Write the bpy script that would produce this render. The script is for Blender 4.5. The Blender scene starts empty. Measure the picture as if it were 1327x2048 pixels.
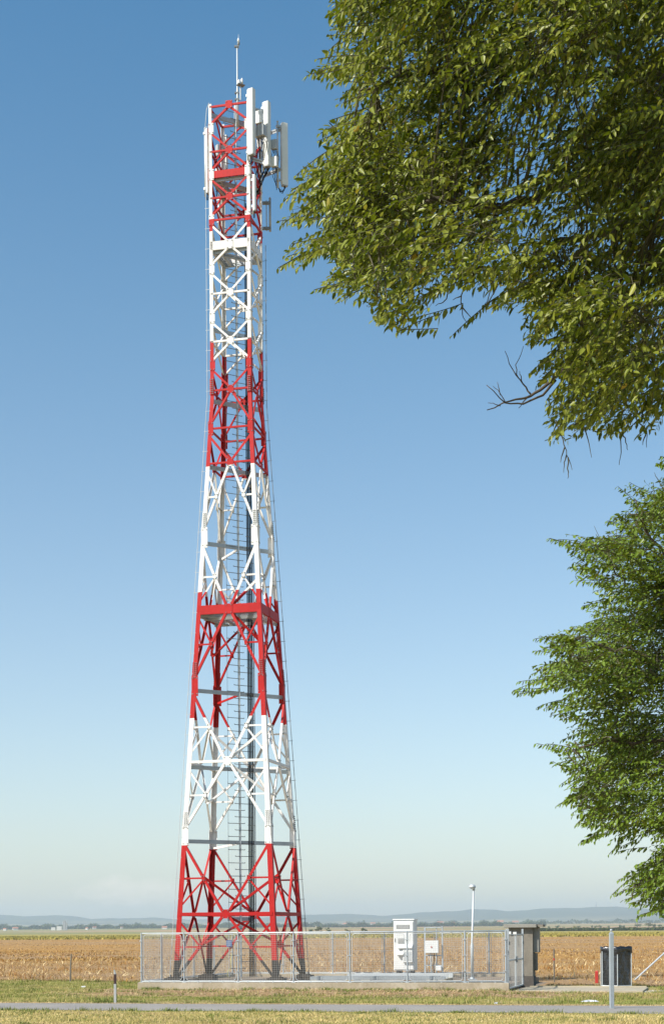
import bpy, math, random
import numpy as np
from math import radians as R, sin, cos, pi
from mathutils import Vector as V

random.seed(7); rng = np.random.default_rng(11)
sc = bpy.context.scene; COL = sc.collection

# ------------------------------------------------------------ camera
F = 3224.0; CX = 663.5; HY = 1861.5; ROLL = R(0.39); EZ = 2.18
cam = bpy.data.cameras.new('camera'); camo = bpy.data.objects.new('camera', cam); COL.objects.link(camo)
camo.location = (0, 0, EZ)
from mathutils import Matrix
camo.rotation_euler = (Matrix.Rotation(R(90), 4, 'X') @ Matrix.Rotation(-ROLL, 4, 'Z')).to_euler()
cam.sensor_fit = 'VERTICAL'; cam.sensor_height = 36; cam.sensor_width = 24
cam.lens = F / 2048 * 36
# the principal point sits low in the frame (a rise of the lens)
_dx, _dy = CX - CX, HY - 1024.0
cam.shift_x = 0.0; cam.shift_y = _dy / 2048
cam.clip_start = 0.5; cam.clip_end = 40000
sc.camera = camo

# ------------------------------------------------------------ light
SUN_EL, SUN_AZ = R(43), R(236)       # azimuth clockwise from +Y
w = bpy.data.worlds.new('World'); sc.world = w; w.use_nodes = True
wt = w.node_tree; wt.nodes.clear()
sky = wt.nodes.new('ShaderNodeTexSky'); sky.sky_type = 'NISHITA'; sky.sun_disc = False
sky.sun_elevation = SUN_EL; sky.sun_rotation = SUN_AZ
sky.air_density = 1.0; sky.dust_density = 1.0; sky.ozone_density = 1.6; sky.altitude = 100
bg = wt.nodes.new('ShaderNodeBackground'); bg.inputs[1].default_value = 0.131
wo = wt.nodes.new('ShaderNodeOutputWorld')
# one faint cloud low in the sky
def wn(op, a, b=None, c=None):
    n = wt.nodes.new('ShaderNodeMath'); n.operation = op
    for i, x in enumerate((a, b, c)):
        if x is None: continue
        if isinstance(x, (int, float)): n.inputs[i].default_value = x
        else: wt.links.new(x, n.inputs[i])
    return n.outputs[0]
tc = wt.nodes.new('ShaderNodeTexCoord'); sp = wt.nodes.new('ShaderNodeSeparateXYZ')
wt.links.new(tc.outputs['Generated'], sp.inputs[0])
ax = wn('DIVIDE', sp.outputs[0], sp.outputs[1]); ez = wn('DIVIDE', sp.outputs[2], sp.outputs[1])
cmb = wt.nodes.new('ShaderNodeCombineXYZ'); wt.links.new(ax, cmb.inputs[0]); wt.links.new(wn('MULTIPLY', ez, 2.2), cmb.inputs[1])
nz = wt.nodes.new('ShaderNodeTexNoise'); nz.inputs['Scale'].default_value = 55; nz.inputs['Detail'].default_value = 5
wt.links.new(cmb.outputs[0], nz.inputs['Vector'])
ex = wn('DIVIDE', wn('SUBTRACT', ax, -0.122), 0.050); ey = wn('DIVIDE', wn('SUBTRACT', ez, 0.025), 0.014)
rr = wn('ADD', wn('MULTIPLY', ex, ex), wn('MULTIPLY', ey, ey))
blob = wn('SUBTRACT', wn('SUBTRACT', 1.6, rr), wn('MULTIPLY', nz.outputs[0], 2.0))
bm = wt.nodes.new('ShaderNodeMath'); bm.operation = 'MULTIPLY'; bm.use_clamp = True
wt.links.new(blob, bm.inputs[0]); bm.inputs[1].default_value = 1.3
front = wn('GREATER_THAN', sp.outputs[1], 0.0)
cf = wn('MULTIPLY', wn('MULTIPLY', bm.outputs[0], front), 0.20)
mx = wt.nodes.new('ShaderNodeMix'); mx.data_type = 'RGBA'
hs_ = wt.nodes.new('ShaderNodeHueSaturation'); mr_ = wt.nodes.new('ShaderNodeMapRange')   # clear deep air above, dusty air low down
for i_, x_ in enumerate((0.0, .55, .86, 1.32)): mr_.inputs[i_ + 1].default_value = x_
wt.links.new(sp.outputs[2], mr_.inputs[0]); wt.links.new(mr_.outputs[0], hs_.inputs['Saturation']); wt.links.new(sky.outputs[0], hs_.inputs['Color']); hm_ = wt.nodes.new('ShaderNodeMapRange'); wt.links.new(sp.outputs[2], hm_.inputs[0]); wt.links.new(hm_.outputs[0], hs_.inputs['Hue'])
for i_, x_ in enumerate((0.0, .35,   .497, .488)): hm_.inputs[i_ + 1].default_value = x_
wt.links.new(cf, mx.inputs[0]); wt.links.new(hs_.outputs[0], mx.inputs[6]); mx.inputs[7].default_value = (9.2, 7.9, 7.5, 1)
wt.links.new(mx.outputs[2], bg.inputs[0]); wt.links.new(bg.outputs[0], wo.inputs[0])
sl = bpy.data.lights.new('sun', 'SUN'); sl.energy = 5.0; sl.angle = R(0.53); sl.color = (1, 0.94, 0.85)
so = bpy.data.objects.new('sun', sl); COL.objects.link(so)
SD = V((sin(SUN_AZ) * cos(SUN_EL), cos(SUN_AZ) * cos(SUN_EL), sin(SUN_EL)))
so.rotation_euler = SD.to_track_quat('Z', 'Y').to_euler(); so.location = (-30, -30, 60)
sc.view_settings.view_transform = 'Standard'; sc.view_settings.look = 'None'
sc.view_settings.exposure = 0.3; sc.view_settings.gamma = 1.0
sc.cycles.max_bounces = 6; sc.cycles.diffuse_bounces = 3; sc.cycles.glossy_bounces = 2
sc.cycles.transmission_bounces = 4; sc.cycles.volume_bounces = 2; sc.cycles.transparent_max_bounces = 6

# ------------------------------------------------------------ geometry of the view
def P(px, py, Y):                     # the point at depth Y seen at a pixel of the photograph
    dx, dy = px - CX, py - HY
    x = dx * cos(ROLL) - dy * sin(ROLL); y = dx * sin(ROLL) + dy * cos(ROLL)
    return V((x / F * Y, Y, EZ - y / F * Y))
TH = R(13.97)
U = V((cos(TH), -sin(TH), 0)); W = V((sin(TH), cos(TH), 0))
P0 = V((-6.97, 59.0, 0))              # front left corner of the compound
def S(u, v, z=0): return P0 + U * u + W * v + V((0, 0, z))
def tosite(p):
    d = V(p) - P0; return d.dot(U), d.dot(W)

# ------------------------------------------------------------ materials
def new_mat(name):
    m = bpy.data.materials.new(name); m.use_nodes = True; nt = m.node_tree
    return m, nt, nt.nodes['Principled BSDF'], nt.nodes['Material Output']
def rampnode(nt, src, stops, interp='LINEAR'):
    r = nt.nodes.new('ShaderNodeValToRGB'); r.color_ramp.interpolation = interp
    e = r.color_ramp.elements
    while len(e) > 1: e.remove(e[-1])
    e[0].position = stops[0][0]; e[0].color = (*stops[0][1], 1)
    for p, c in stops[1:]:
        x = e.new(p); x.color = (*c, 1)
    nt.links.new(src, r.inputs[0]); return r.outputs[0]
def noise(nt, scale, detail=4, coord='Object', rough=.6, vec=None):
    if vec is None:
        t = nt.nodes.new('ShaderNodeTexCoord'); vec = t.outputs[coord]
    n = nt.nodes.new('ShaderNodeTexNoise'); n.inputs['Scale'].default_value = scale
    n.inputs['Detail'].default_value = detail; n.inputs['Roughness'].default_value = rough
    nt.links.new(vec, n.inputs['Vector']); return n.outputs['Fac']
def mixc(nt, f, a, b, mode='MIX'):
    m = nt.nodes.new('ShaderNodeMix'); m.data_type = 'RGBA'; m.blend_type = mode
    for i, x in ((0, f), (6, a), (7, b)):
        if isinstance(x, (int, float)): m.inputs[i].default_value = x
        elif isinstance(x, tuple): m.inputs[i].default_value = (*x, 1)
        else: nt.links.new(x, m.inputs[i])
    return m.outputs[2]
def math_(nt, op, a, b=None, clamp=False):
    n = nt.nodes.new('ShaderNodeMath'); n.operation = op; n.use_clamp = clamp
    for i, x in enumerate((a, b)):
        if x is None: continue
        if isinstance(x, (int, float)): n.inputs[i].default_value = x
        else: nt.links.new(x, n.inputs[i])
    return n.outputs[0]
def bump(nt, bsdf, h, strength=.3, dist=.01):
    b = nt.nodes.new('ShaderNodeBump'); b.inputs['Strength'].default_value = strength; b.inputs['Distance'].default_value = dist
    nt.links.new(h, b.inputs['Height']); nt.links.new(b.outputs[0], bsdf.inputs['Normal'])
def simple(name, col, rough=.6, metal=0., var=.25, scale=3., fine=40., bs=.15, spec=.5):
    m, nt, b, o = new_mat(name)
    n1 = noise(nt, scale, 4); n2 = noise(nt, fine, 3)
    mixn = math_(nt, 'ADD', math_(nt, 'MULTIPLY', n1, .6), math_(nt, 'MULTIPLY', n2, .4))
    lo = tuple(c * (1 - var) for c in col); hi = tuple(min(1, c * (1 + var)) for c in col)
    nt.links.new(rampnode(nt, mixn, [(.3, lo), (.7, hi)]), b.inputs['Base Color'])
    b.inputs['Roughness'].default_value = rough; b.inputs['Metallic'].default_value = metal
    b.inputs['Specular IOR Level'].default_value = spec
    if bs: bump(nt, b, n2, bs)
    return m
M = {}
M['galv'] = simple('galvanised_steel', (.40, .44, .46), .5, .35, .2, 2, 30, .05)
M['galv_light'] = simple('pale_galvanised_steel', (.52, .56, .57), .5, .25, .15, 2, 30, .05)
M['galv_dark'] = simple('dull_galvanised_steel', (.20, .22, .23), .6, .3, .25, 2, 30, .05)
M['wire'] = simple('fence_wire', (.42, .42, .40), .55, .3, .1, 2, 10, 0)
M['black'] = simple('black_rubber', (.009, .009, .010), .75, 0, .2, 2, 30, 0, .15)
M['white'] = simple('white_enamel', (.70, .71, .69), .4, 0, .10, 1.2, 6, 0)
M['antenna'] = simple('antenna_plastic', (.66, .68, .65), .4, 0, .06, 1.5, 12, 0)
M['antenna_grey'] = simple('grey_radome', (.36, .39, .41), .5, 0, .1, 1.5, 12, 0)
M['dark'] = simple('dark_louvre', (.06, .065, .07), .6, 0, .2)
M['red'] = simple('red_paint', (.42, .03, .02), .5, 0, .2, 4, 30, .05)
M['blue'] = simple('blue_plastic', (.05, .12, .30), .5, 0, .15)
M['concrete'] = simple('concrete', (.40, .35, .25), .9, 0, .22, 1.3, 14, .4)
M['concrete_dark'] = simple('darkened_concrete', (.20, .18, .145), .9, 0, .3, 1.6, 14, .4)
m, nt, b, o = new_mat('stained_concrete'); M['kerb'] = m
n1 = noise(nt, .9, 5); n2 = noise(nt, 16, 4); n3 = noise(nt, 3.5, 6, rough=.75)
c = mixc(nt, rampnode(nt, n2, [(.3, (0, 0, 0)), (.7, (1, 1, 1))]), (.31, .26, .18), (.39, .34, .245))
c = mixc(nt, math_(nt, 'MULTIPLY', rampnode(nt, n3, [(.52, (0, 0, 0)), (.66, (1, 1, 1))]), .55), c, (.22, .18, .12))
c = mixc(nt, math_(nt, 'MULTIPLY', rampnode(nt, n1, [(.48, (0, 0, 0)), (.6, (1, 1, 1))]), .5), c, (.50, .45, .36))
nt.links.new(c, b.inputs['Base Color']); b.inputs['Roughness'].default_value = .92; bump(nt, b, n2, .4)
M['plinth'] = simple('bitumen_plinth', (.09, .08, .07), .9, 0, .3, 2, 14, .3)
M['footing'] = simple('bitumen_coated_footing', (.035, .03, .025), .85, 0, .3, 2, 14, .3)
M['bag'] = simple('black_polythene', (.012, .012, .014), .22, 0, .2, 2, 9, 1.0, .8)
M['bark'] = simple('bark', (.085, .065, .045), .9, 0, .35, 5, 40, .6)
M['twig'] = simple('twig_bark', (.085, .075, .04), .9, 0, .35, 5, 60, 0)
M['wood'] = simple('grey_weathered_wood', (.17, .15, .12), .9, 0, .3, 5, 40, .4)
M['litter'] = simple('white_litter', (.65, .67, .7), .6, 0, .1)
M['glass'] = simple('lamp_glass', (.7, .72, .70), .15, 0, .03, 1, 5, 0)

def paint(name, thresholds):           # red and white warning paint in horizontal bands
    m, nt, b, o = new_mat(name)
    g = nt.nodes.new('ShaderNodeNewGeometry'); s = nt.nodes.new('ShaderNodeSeparateXYZ'); nt.links.new(g.outputs['Position'], s.inputs[0])
    wob = noise(nt, 2.0, 2, vec=g.outputs['Position'])
    z = math_(nt, 'ADD', s.outputs[2], math_(nt, 'MULTIPLY', math_(nt, 'SUBTRACT', wob, .5), .05))
    z = math_(nt, 'DIVIDE', z, 40)
    col = rampnode(nt, z, [(t / 40, c) for t, c in thresholds], 'CONSTANT')
    n1 = noise(nt, 1.2, 5, vec=g.outputs['Position']); n2 = noise(nt, 9, 4, vec=g.outputs['Position'])
    f = rampnode(nt, math_(nt, 'MULTIPLY', math_(nt, 'ADD', n1, n2), .5), [(.35, (.80, .78, .76)), (.6, (1, 1, 1))])
    nt.links.new(mixc(nt, 1.0, col, f, 'MULTIPLY'), b.inputs['Base Color'])
    b.inputs['Roughness'].default_value = .55; b.inputs['Specular IOR Level'].default_value = .25
    return m
RED = (.46, .012, .011); WHT = (.80, .79, .76); BLK = (.03, .027, .024)
base_bands = [(0, BLK), (.94, RED), (5.43, WHT), (10.28, RED), (15.12, WHT), (19.97, RED)]
M['legpaint'] = paint('leg_band_paint', base_bands + [(24.7, WHT), (28.95, RED), (29.38, WHT)])
M['bracepaint'] = paint('brace_band_paint', base_bands + [(23.93, WHT), (29.25, RED)])

def leaf_mat(name, stops, back, scale=1.0):
    m, nt, b, o = new_mat(name)
    g = nt.nodes.new('ShaderNodeNewGeometry')
    c = rampnode(nt, g.outputs['Random Per Island'], stops)
    n = noise(nt, scale, 3)
    c = mixc(nt, math_(nt, 'MULTIPLY', rampnode(nt, n, [(.42, (0, 0, 0)), (.62, (1, 1, 1))]), .45), c, (.12, .155, .005))
    c2 = mixc(nt, g.outputs['Backfacing'], c, back)
    nt.links.new(c2, b.inputs['Base Color'])
    b.inputs['Roughness'].default_value = .38; b.inputs['Specular IOR Level'].default_value = .32
    tr = nt.nodes.new('ShaderNodeBsdfTranslucent')
    nt.links.new(mixc(nt, .5, c, (.34, .42, .012)), tr.inputs[0])
    mx = nt.nodes.new('ShaderNodeMixShader'); mx.inputs[0].default_value = .22
    nt.links.new(b.outputs[0], mx.inputs[1]); nt.links.new(tr.outputs[0], mx.inputs[2]); nt.links.new(mx.outputs[0], o.inputs[0])
    return m
M['leafA'] = leaf_mat('elm_leaves', [(0, (.016, .030, .002)), (.4, (.056, .092, .003)), (.7, (.165, .195, .008)), (.9, (.40, .39, .05)), (.985, (.50, .48, .12)), (1, (.55, .30, .03))], (.20, .225, .03))  # leaf tones; dark stops also deepen the shade, pale ones paint highlights
M['leafB'] = leaf_mat('young_elm_leaves', [(0, (.013, .032, .003)), (.42, (.052, .092, .004)), (.76, (.155, .20, .009)), (.97, (.33, .37, .05)), (1, (.48, .26, .06))], (.15, .23, .025))  # leaf greens with shade and sunlit highlights painted into the end stops
def blade_mat(name, stops, scale, patch, famt=.7, rough=.7):
    m, nt, b, o = new_mat(name)
    g = nt.nodes.new('ShaderNodeNewGeometry')
    c = rampnode(nt, g.outputs['Random Per Island'], stops)
    mpn = nt.nodes.new('ShaderNodeMapping'); mpn.inputs['Scale'].default_value = (.45, 1.5, 1); mpn.inputs['Rotation'].default_value = (0, 0, -.1); nt.links.new(g.outputs['Position'], mpn.inputs[0])
    n = noise(nt, scale, 5, vec=mpn.outputs[0])
    c = mixc(nt, math_(nt, 'MULTIPLY', rampnode(nt, n, [(.40, (0, 0, 0)), (.60, (1, 1, 1))]), famt), c, patch)
    nt.links.new(c, b.inputs['Base Color']); b.inputs['Roughness'].default_value = rough
    b.inputs['Specular IOR Level'].default_value = .2
    return m
M['grass'] = blade_mat('lawn_blades', [(0, (.16, .18, .035)), (.35, (.32, .30, .08)), (.7, (.50, .40, .15)), (1, (.68, .53, .25))], .40, (.14, .20, .035), .8)
M['neargrass'] = blade_mat('mown_straw_blades', [(0, (.24, .21, .07)), (.3, (.47, .38, .13)), (.65, (.66, .51, .22)), (1, (.85, .68, .36))], .8, (.38, .33, .10), .5)
M['stubble'] = blade_mat('stubble_stalks', [(0, (.13, .06, .016)), (.35, (.30, .155, .035)), (.75, (.46, .275, .075)), (1, (.78, .57, .24))], .13, (.43, .30, .12), .6)
M['straw'] = blade_mat('dry_straw', [(0, (.40, .28, .12)), (1, (.78, .62, .34))], .5, (.5, .38, .2), .5)
M['crop'] = blade_mat('crop_leaves', [(0, (.14, .14, .03)), (.5, (.28, .25, .05)), (1, (.44, .36, .09))], .02, (.36, .28, .08), .6)
M['farleaf'] = blade_mat('distant_foliage', [(0, (.03, .05, .015)), (.6, (.055, .08, .02)), (1, (.09, .11, .03))], .1, (.06, .06, .03), .4)
M['farleaf_gold'] = blade_mat('distant_golden_foliage', [(0, (.20, .17, .03)), (1, (.34, .28, .06))], .1, (.2, .2, .05), .3)

# ------------------------------------------------------------ mesh helpers
def tag(o, label=None, cat=None, group=None, kind=None):
    for k, x in (('label', label), ('category', cat), ('group', group), ('kind', kind)):
        if x: o[k] = x
    return o
def empty(name, loc=(0, 0, 0), rz=0.):
    o = bpy.data.objects.new(name, None); COL.objects.link(o); o.location = loc; o.rotation_euler = (0, 0, rz)
    o.empty_display_size = .2; return o
def thing(name, label, cat, loc=(0, 0, 0), rz=0., group=None):
    return tag(empty(name, loc, rz), label, cat, group)
class G:
    def __init__(s): s.v = []; s.f = []; s.m = []
    def poly(s, pts, mi=0):
        b = len(s.v); s.v += [tuple(p) for p in pts]; s.f.append(tuple(range(b, b + len(pts)))); s.m.append(mi)
    def box(s, c, size, rz=0., mi=0):
        c = V(c); hx, hy, hz = size[0] / 2, size[1] / 2, size[2] / 2
        ca, sa = cos(rz), sin(rz); b = len(s.v)
        for z in (-hz, hz):
            for x, y in ((-hx, -hy), (hx, -hy), (hx, hy), (-hx, hy)):
                s.v.append((c.x + x * ca - y * sa, c.y + x * sa + y * ca, c.z + z))
        for q in ((3, 2, 1, 0), (4, 5, 6, 7), (0, 1, 5, 4), (1, 2, 6, 5), (2, 3, 7, 6), (3, 0, 4, 7)):
            s.f.append(tuple(b + i for i in q)); s.m.append(mi)
        return s
    def prism(s, p0, p1, a1, a2, poly, poly2=None, mi=0):
        p0, p1, a1, a2 = V(p0), V(p1), V(a1), V(a2); n = len(poly); b = len(s.v)
        for p, pl in ((p0, poly), (p1, poly2 or poly)):
            for x, y in pl: s.v.append(tuple(p + a1 * x + a2 * y))
        s.f.append(tuple(b + i for i in range(n))[::-1]); s.m.append(mi)
        s.f.append(tuple(b + n + i for i in range(n))); s.m.append(mi)
        for i in range(n):
            j = (i + 1) % n; s.f.append((b + i, b + j, b + n + j, b + n + i)); s.m.append(mi)
        return s
    def bar(s, p0, p1, w, t, n=(0, 0, 1), mi=0):     # rectangular bar, t along n
        p0, p1, n = V(p0), V(p1), V(n); d = (p1 - p0).normalized(); a = d.cross(n)
        if a.length < 1e-4: n = V((1, 0, 0)); a = d.cross(n)
        a.normalize(); n = a.cross(d).normalized()
        return s.prism(p0, p1, a, n, [(-w/2, -t/2), (w/2, -t/2), (w/2, t/2), (-w/2, t/2)], mi=mi)
    def angle(s, p0, p1, n, w, t=.012, flip=1, depth=.8):   # L section lying on a face with outward normal n
        p0, p1, n = V(p0), V(p1), V(n).normalized(); d = (p1 - p0).normalized(); a = d.cross(n).normalized() * flip; n = -n
        return s.prism(p0, p1, a, n, [(-w/2, 0), (w/2, 0), (w/2, w * depth), (w/2 - t, w * depth), (w/2 - t, t), (-w/2, t)])
    def tube(s, pts, r, n=6, mi=0, closed=False, cap=True):
        pts = [V(p) for p in pts]; k = len(pts); rs = r if isinstance(r, (list, tuple)) else [r] * k
        b = len(s.v); up = V((0, 0, 1)); prev = None
        for i, p in enumerate(pts):
            if closed: d = pts[(i + 1) % k] - pts[i - 1]
            else: d = pts[min(i + 1, k - 1)] - pts[max(i - 1, 0)]
            d = d.normalized() if d.length > 1e-9 else V((0, 0, 1))
            if prev is None:
                a = d.cross(up)
                if a.length < .05: a = d.cross(V((1, 0, 0)))
            else: a = prev - d * prev.dot(d)
            a.normalize(); prev = a; c = d.cross(a)
            for j in range(n):
                t = 2 * pi * j / n; s.v.append(tuple(p + (a * cos(t) + c * sin(t)) * rs[i]))
        for i in range(k if closed else k - 1):
            i2 = (i + 1) % k
            for j in range(n):
                j2 = (j + 1) % n
                s.f.append((b + i*n + j, b + i*n + j2, b + i2*n + j2, b + i2*n + j)); s.m.append(mi)
        if cap and not closed:
            s.f.append(tuple(b + j for j in range(n))[::-1]); s.m.append(mi)
            s.f.append(tuple(b + (k-1)*n + j for j in range(n))); s.m.append(mi)
        return s
    def lathe(s, c, prof, n=12, mi=0):
        return s.tube([V(c) + V((0, 0, z)) for r, z in prof], [max(r, .0005) for r, z in prof], n, mi)
    def build(s, name, mat, parent=None, smooth=False, loc=None):
        me = bpy.data.meshes.new(name); me.from_pydata(s.v, [], s.f)
        mats = mat if isinstance(mat, (list, tuple)) else [mat]
        for m in mats: me.materials.append(M[m] if isinstance(m, str) else m)
        if len(mats) > 1: me.polygons.foreach_set('material_index', s.m)
        if smooth: me.polygons.foreach_set('use_smooth', [True] * len(s.f))
        me.update(); o = bpy.data.objects.new(name, me); COL.objects.link(o)
        if parent: o.parent = parent
        if loc: o.location = loc
        return o
def bevel(o, w=.01, seg=2):
    m = o.modifiers.new('bevel', 'BEVEL'); m.width = w; m.segments = seg; m.limit_method = 'ANGLE'; return o
def npmesh(name, verts, faces, mat, parent=None, smooth=False):   # faces (n,k) of equal size
    me = bpy.data.meshes.new(name); nv, nf, k = len(verts), len(faces), faces.shape[1]
    me.vertices.add(nv); me.vertices.foreach_set('co', verts.astype(np.float32).ravel())
    me.loops.add(nf * k); me.loops.foreach_set('vertex_index', faces.astype(np.int32).ravel())
    me.polygons.add(nf); me.polygons.foreach_set('loop_start', np.arange(0, nf * k, k, dtype=np.int32))
    me.polygons.foreach_set('loop_total', np.full(nf, k, dtype=np.int32))
    me.materials.append(M[mat]); me.update(calc_edges=True)
    if smooth: me.polygons.foreach_set('use_smooth', np.ones(nf, dtype=bool))
    o = bpy.data.objects.new(name, me); COL.objects.link(o)
    if parent: o.parent = parent
    return o
def dup(o, parent=None, loc=None):
    c = o.copy(); COL.objects.link(c)
    if parent: c.parent = parent
    if loc is not None: c.location = loc
    return c

# ------------------------------------------------------------ terrain
def smooth(a, b, x):
    t = np.clip((x - a) / (b - a), 0, 1); return t * t * (3 - 2 * t)
def gz(u, v):                            # ground height in compound coordinates
    u = np.asarray(u, float); v = np.asarray(v, float)
    bank = .09 * smooth(-4.5, -1.2, v) * smooth(-4, -1, u) * (1 - smooth(12, 16, u)) * (1 - smooth(0.2, 1, v))
    lump = .012 * (np.sin(u * 3.1 + v * 1.7) + np.sin(u * 1.3 - v * 2.9) + np.sin(u * 6.1 + 1.3 * v)) * smooth(-9.0, -7.5, v) * (1 - smooth(60, 90, v))
    far = 32 * smooth(1300, 9000, v)
    return bank + lump + far - .0
us = np.concatenate([-np.geomspace(16000, 40, 22), np.arange(-38, 46, .7), np.geomspace(48, 16000, 22)])
vs = np.concatenate([np.linspace(-400, -25, 14), np.arange(-24, -9.5, 1.0), np.arange(-9.3, 1.5, .35), np.arange(2, 40, 1.6), np.geomspace(42, 14500, 50)])
UU, VV = np.meshgrid(us, vs); ZZ = gz(UU, VV); ZZ[(VV < -9) & (VV > -14.2)] = 0
gv = np.stack([UU.ravel(), VV.ravel(), ZZ.ravel()], 1)
nu, nv_ = len(us), len(vs)
ii, jj = np.meshgrid(np.arange(nv_ - 1), np.arange(nu - 1), indexing='ij')
b0 = (ii * nu + jj).ravel(); gf = np.stack([b0, b0 + 1, b0 + nu + 1, b0 + nu], 1)

m, nt, b, o_ = new_mat('ground_soil'); M['ground'] = m
tcn = nt.nodes.new('ShaderNodeTexCoord'); s3 = nt.nodes.new('ShaderNodeSeparateXYZ'); nt.links.new(tcn.outputs['Object'], s3.inputs[0])
u_, v_ = s3.outputs[0], s3.outputs[1]
nA = noise(nt, .35, 5); nB = noise(nt, 2.2, 6, rough=.7); nC = noise(nt, 14, 4, rough=.7); nD = noise(nt, .02, 4)
def zone(x, edge, width, wob, amt):      # 0 before the edge, 1 after
    xx = math_(nt, 'ADD', x, math_(nt, 'MULTIPLY', math_(nt, 'SUBTRACT', wob, .5), amt))
    return math_(nt, 'DIVIDE', math_(nt, 'SUBTRACT', xx, edge), width, clamp=True)
lawn = mixc(nt, rampnode(nt, nB, [(.4, (0, 0, 0)), (.6, (1, 1, 1))]), (.44, .36, .14), (.22, .23, .06))
lawn = mixc(nt, rampnode(nt, nA, [(.45, (0, 0, 0)), (.6, (1, 1, 1))]), lawn, (.36, .28, .13))
dirt = mixc(nt, rampnode(nt, nC, [(.35, (0, 0, 0)), (.65, (1, 1, 1))]), (.43, .28, .15), (.26, .165, .085))
dirt = mixc(nt, rampnode(nt, nB, [(.52, (0, 0, 0)), (.68, (1, 1, 1))]), dirt, (.19, .17, .06))
dirtmask = math_(nt, 'MULTIPLY', zone(v_, -4.6, .8, nA, 2.6), math_(nt, 'SUBTRACT', 1., zone(v_, .3, .3, nB, .5)))
dirtmask = math_(nt, 'MULTIPLY', dirtmask, zone(u_, -1.8, 1.5, nB, 2.5))
c = mixc(nt, dirtmask, lawn, dirt)
grav = mixc(nt, rampnode(nt, nC, [(.3, (0, 0, 0)), (.7, (1, 1, 1))]), (.16, .13, .10), (.34, .28, .21))
field = mixc(nt, rampnode(nt, nB, [(.38, (0, 0, 0)), (.62, (1, 1, 1))]), (.43, .295, .165), (.27, .17, .09))
field = mixc(nt, rampnode(nt, nD, [(.40, (0, 0, 0)), (.62, (1, 1, 1))]), field, (.40, .225, .07))
# the field begins further back on the left
edge = math_(nt, 'ADD', v_, math_(nt, 'MULTIPLY', u_, .20))
c = mixc(nt, zone(edge, 9.8, .6, nB, 1.6), c, field)
crop = mixc(nt, rampnode(nt, noise(nt, .02, 5), [(.4, (0, 0, 0)), (.6, (1, 1, 1))]), (.30, .27, .06), (.40, .31, .10))
c = mixc(nt, zone(v_, 400, 60, nD, 160), c, crop)
plain = mixc(nt, rampnode(nt, noise(nt, .0016, 4), [(.45, (0, 0, 0)), (.52, (1, 1, 1))]), (.42, .27, .15), (.24, .22, .08))
c = mixc(nt, zone(v_, 1560, 50, nD, 0), c, plain)
inside = math_(nt, 'MULTIPLY', zone(v_, .2, .1, nB, 0), math_(nt, 'MULTIPLY', zone(u_, .1, .1, nB, 0), math_(nt, 'SUBTRACT', 1., zone(u_, 13.6, .1, nB, 0))))
inside = math_(nt, 'MULTIPLY', inside, math_(nt, 'SUBTRACT', 1., zone(v_, 11.0, .1, nB, 0)))
c = mixc(nt, inside, c, grav)
nt.links.new(c, b.inputs['Base Color']); b.inputs['Roughness'].default_value = .95; b.inputs['Specular IOR Level'].default_value = .1
bump(nt, b, math_(nt, 'ADD', nC, nB), .8, .06)
go = npmesh('ground', gv, gf, 'ground'); go.location = P0; go.rotation_euler = (0, 0, -TH)
tag(go, kind='structure')

m, nt, b, o_ = new_mat('asphalt'); M['asphalt'] = m
n1 = noise(nt, .5, 5); n2 = noise(nt, 24, 4, rough=.8); n3 = noise(nt, 8, 5)
c = mixc(nt, rampnode(nt, n2, [(.35, (0, 0, 0)), (.65, (1, 1, 1))]), (.15, .14, .125), (.37, .34, .30))
c = mixc(nt, math_(nt, 'MULTIPLY', rampnode(nt, n1, [(.4, (0, 0, 0)), (.65, (1, 1, 1))]), .4), c, (.36, .33, .28))
nt.links.new(c, b.inputs['Base Color']); b.inputs['Roughness'].default_value = .9; bump(nt, b, n2, .5, .01)
# road with ragged edges, a crowned slab
N = 500; uu = np.linspace(-150, 160, N)
e1 = -13.55 + .10 * np.sin(uu * .9) + .05 * rng.standard_normal(N); e2 = -9.45 + .07 * np.sin(uu * .7 + 1) + .035 * rng.standard_normal(N)
rv = np.concatenate([np.stack([uu, e1, np.full(N, .008)], 1), np.stack([uu, np.full(N, -11.5), np.full(N, .05)], 1), np.stack([uu, e2, np.full(N, .008)], 1)])
a = np.arange(N - 1); rf = np.concatenate([np.stack([a, a + 1, a + N + 1, a + N], 1), np.stack([a + N, a + N + 1, a + 2*N + 1, a + 2*N], 1)])
ro = npmesh('road', rv, rf, 'asphalt'); ro.location = P0; ro.rotation_euler = (0, 0, -TH); tag(ro, kind='structure')

# hills on the skyline, a real ridge 10 to 14 km away
hx = [-900, -300, 0, 60, 150, 180, 260, 300, 350, 430, 520, 620, 680, 760, 860, 940, 1010, 1080, 1200, 1327, 1700, 2300]
hy = [1836, 1830, 1829, 1832, 1831.5, 1838, 1836, 1834, 1839, 1838, 1834, 1829, 1827, 1831, 1824, 1819, 1822, 1817.5, 1813, 1818, 1826, 1840]
nx, ny = 420, 40
Y0, Y1 = 8200., 14500.
pxs = np.linspace(-900, 2300, nx); ridge = np.interp(pxs, hx, hy)
ridge = ridge + .7 * np.sin(pxs * .05) + .35 * np.sin(pxs * .13 + 2)
ys = np.linspace(0, 1, ny); RX = (pxs - CX) / F * 12000; RZ = EZ + ((HY - ridge) - (pxs - CX) * sin(ROLL)) / F * 12000
HX, T = np.meshgrid(RX, ys); HZ = np.tile(RZ, (ny, 1))
HYY = Y0 + (Y1 - Y0) * T
prof = np.interp(T, [0, .12, .35, .60, .62, 1], [.0, .14, .38, .97, 1.0, .3])
rough = 1 + .05 * np.sin(HX * .002 + 9 * T) * (1 - T) + .04 * np.sin(HX * .0061 + 23 * T) * (1 - np.abs(T - .6))
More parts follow.
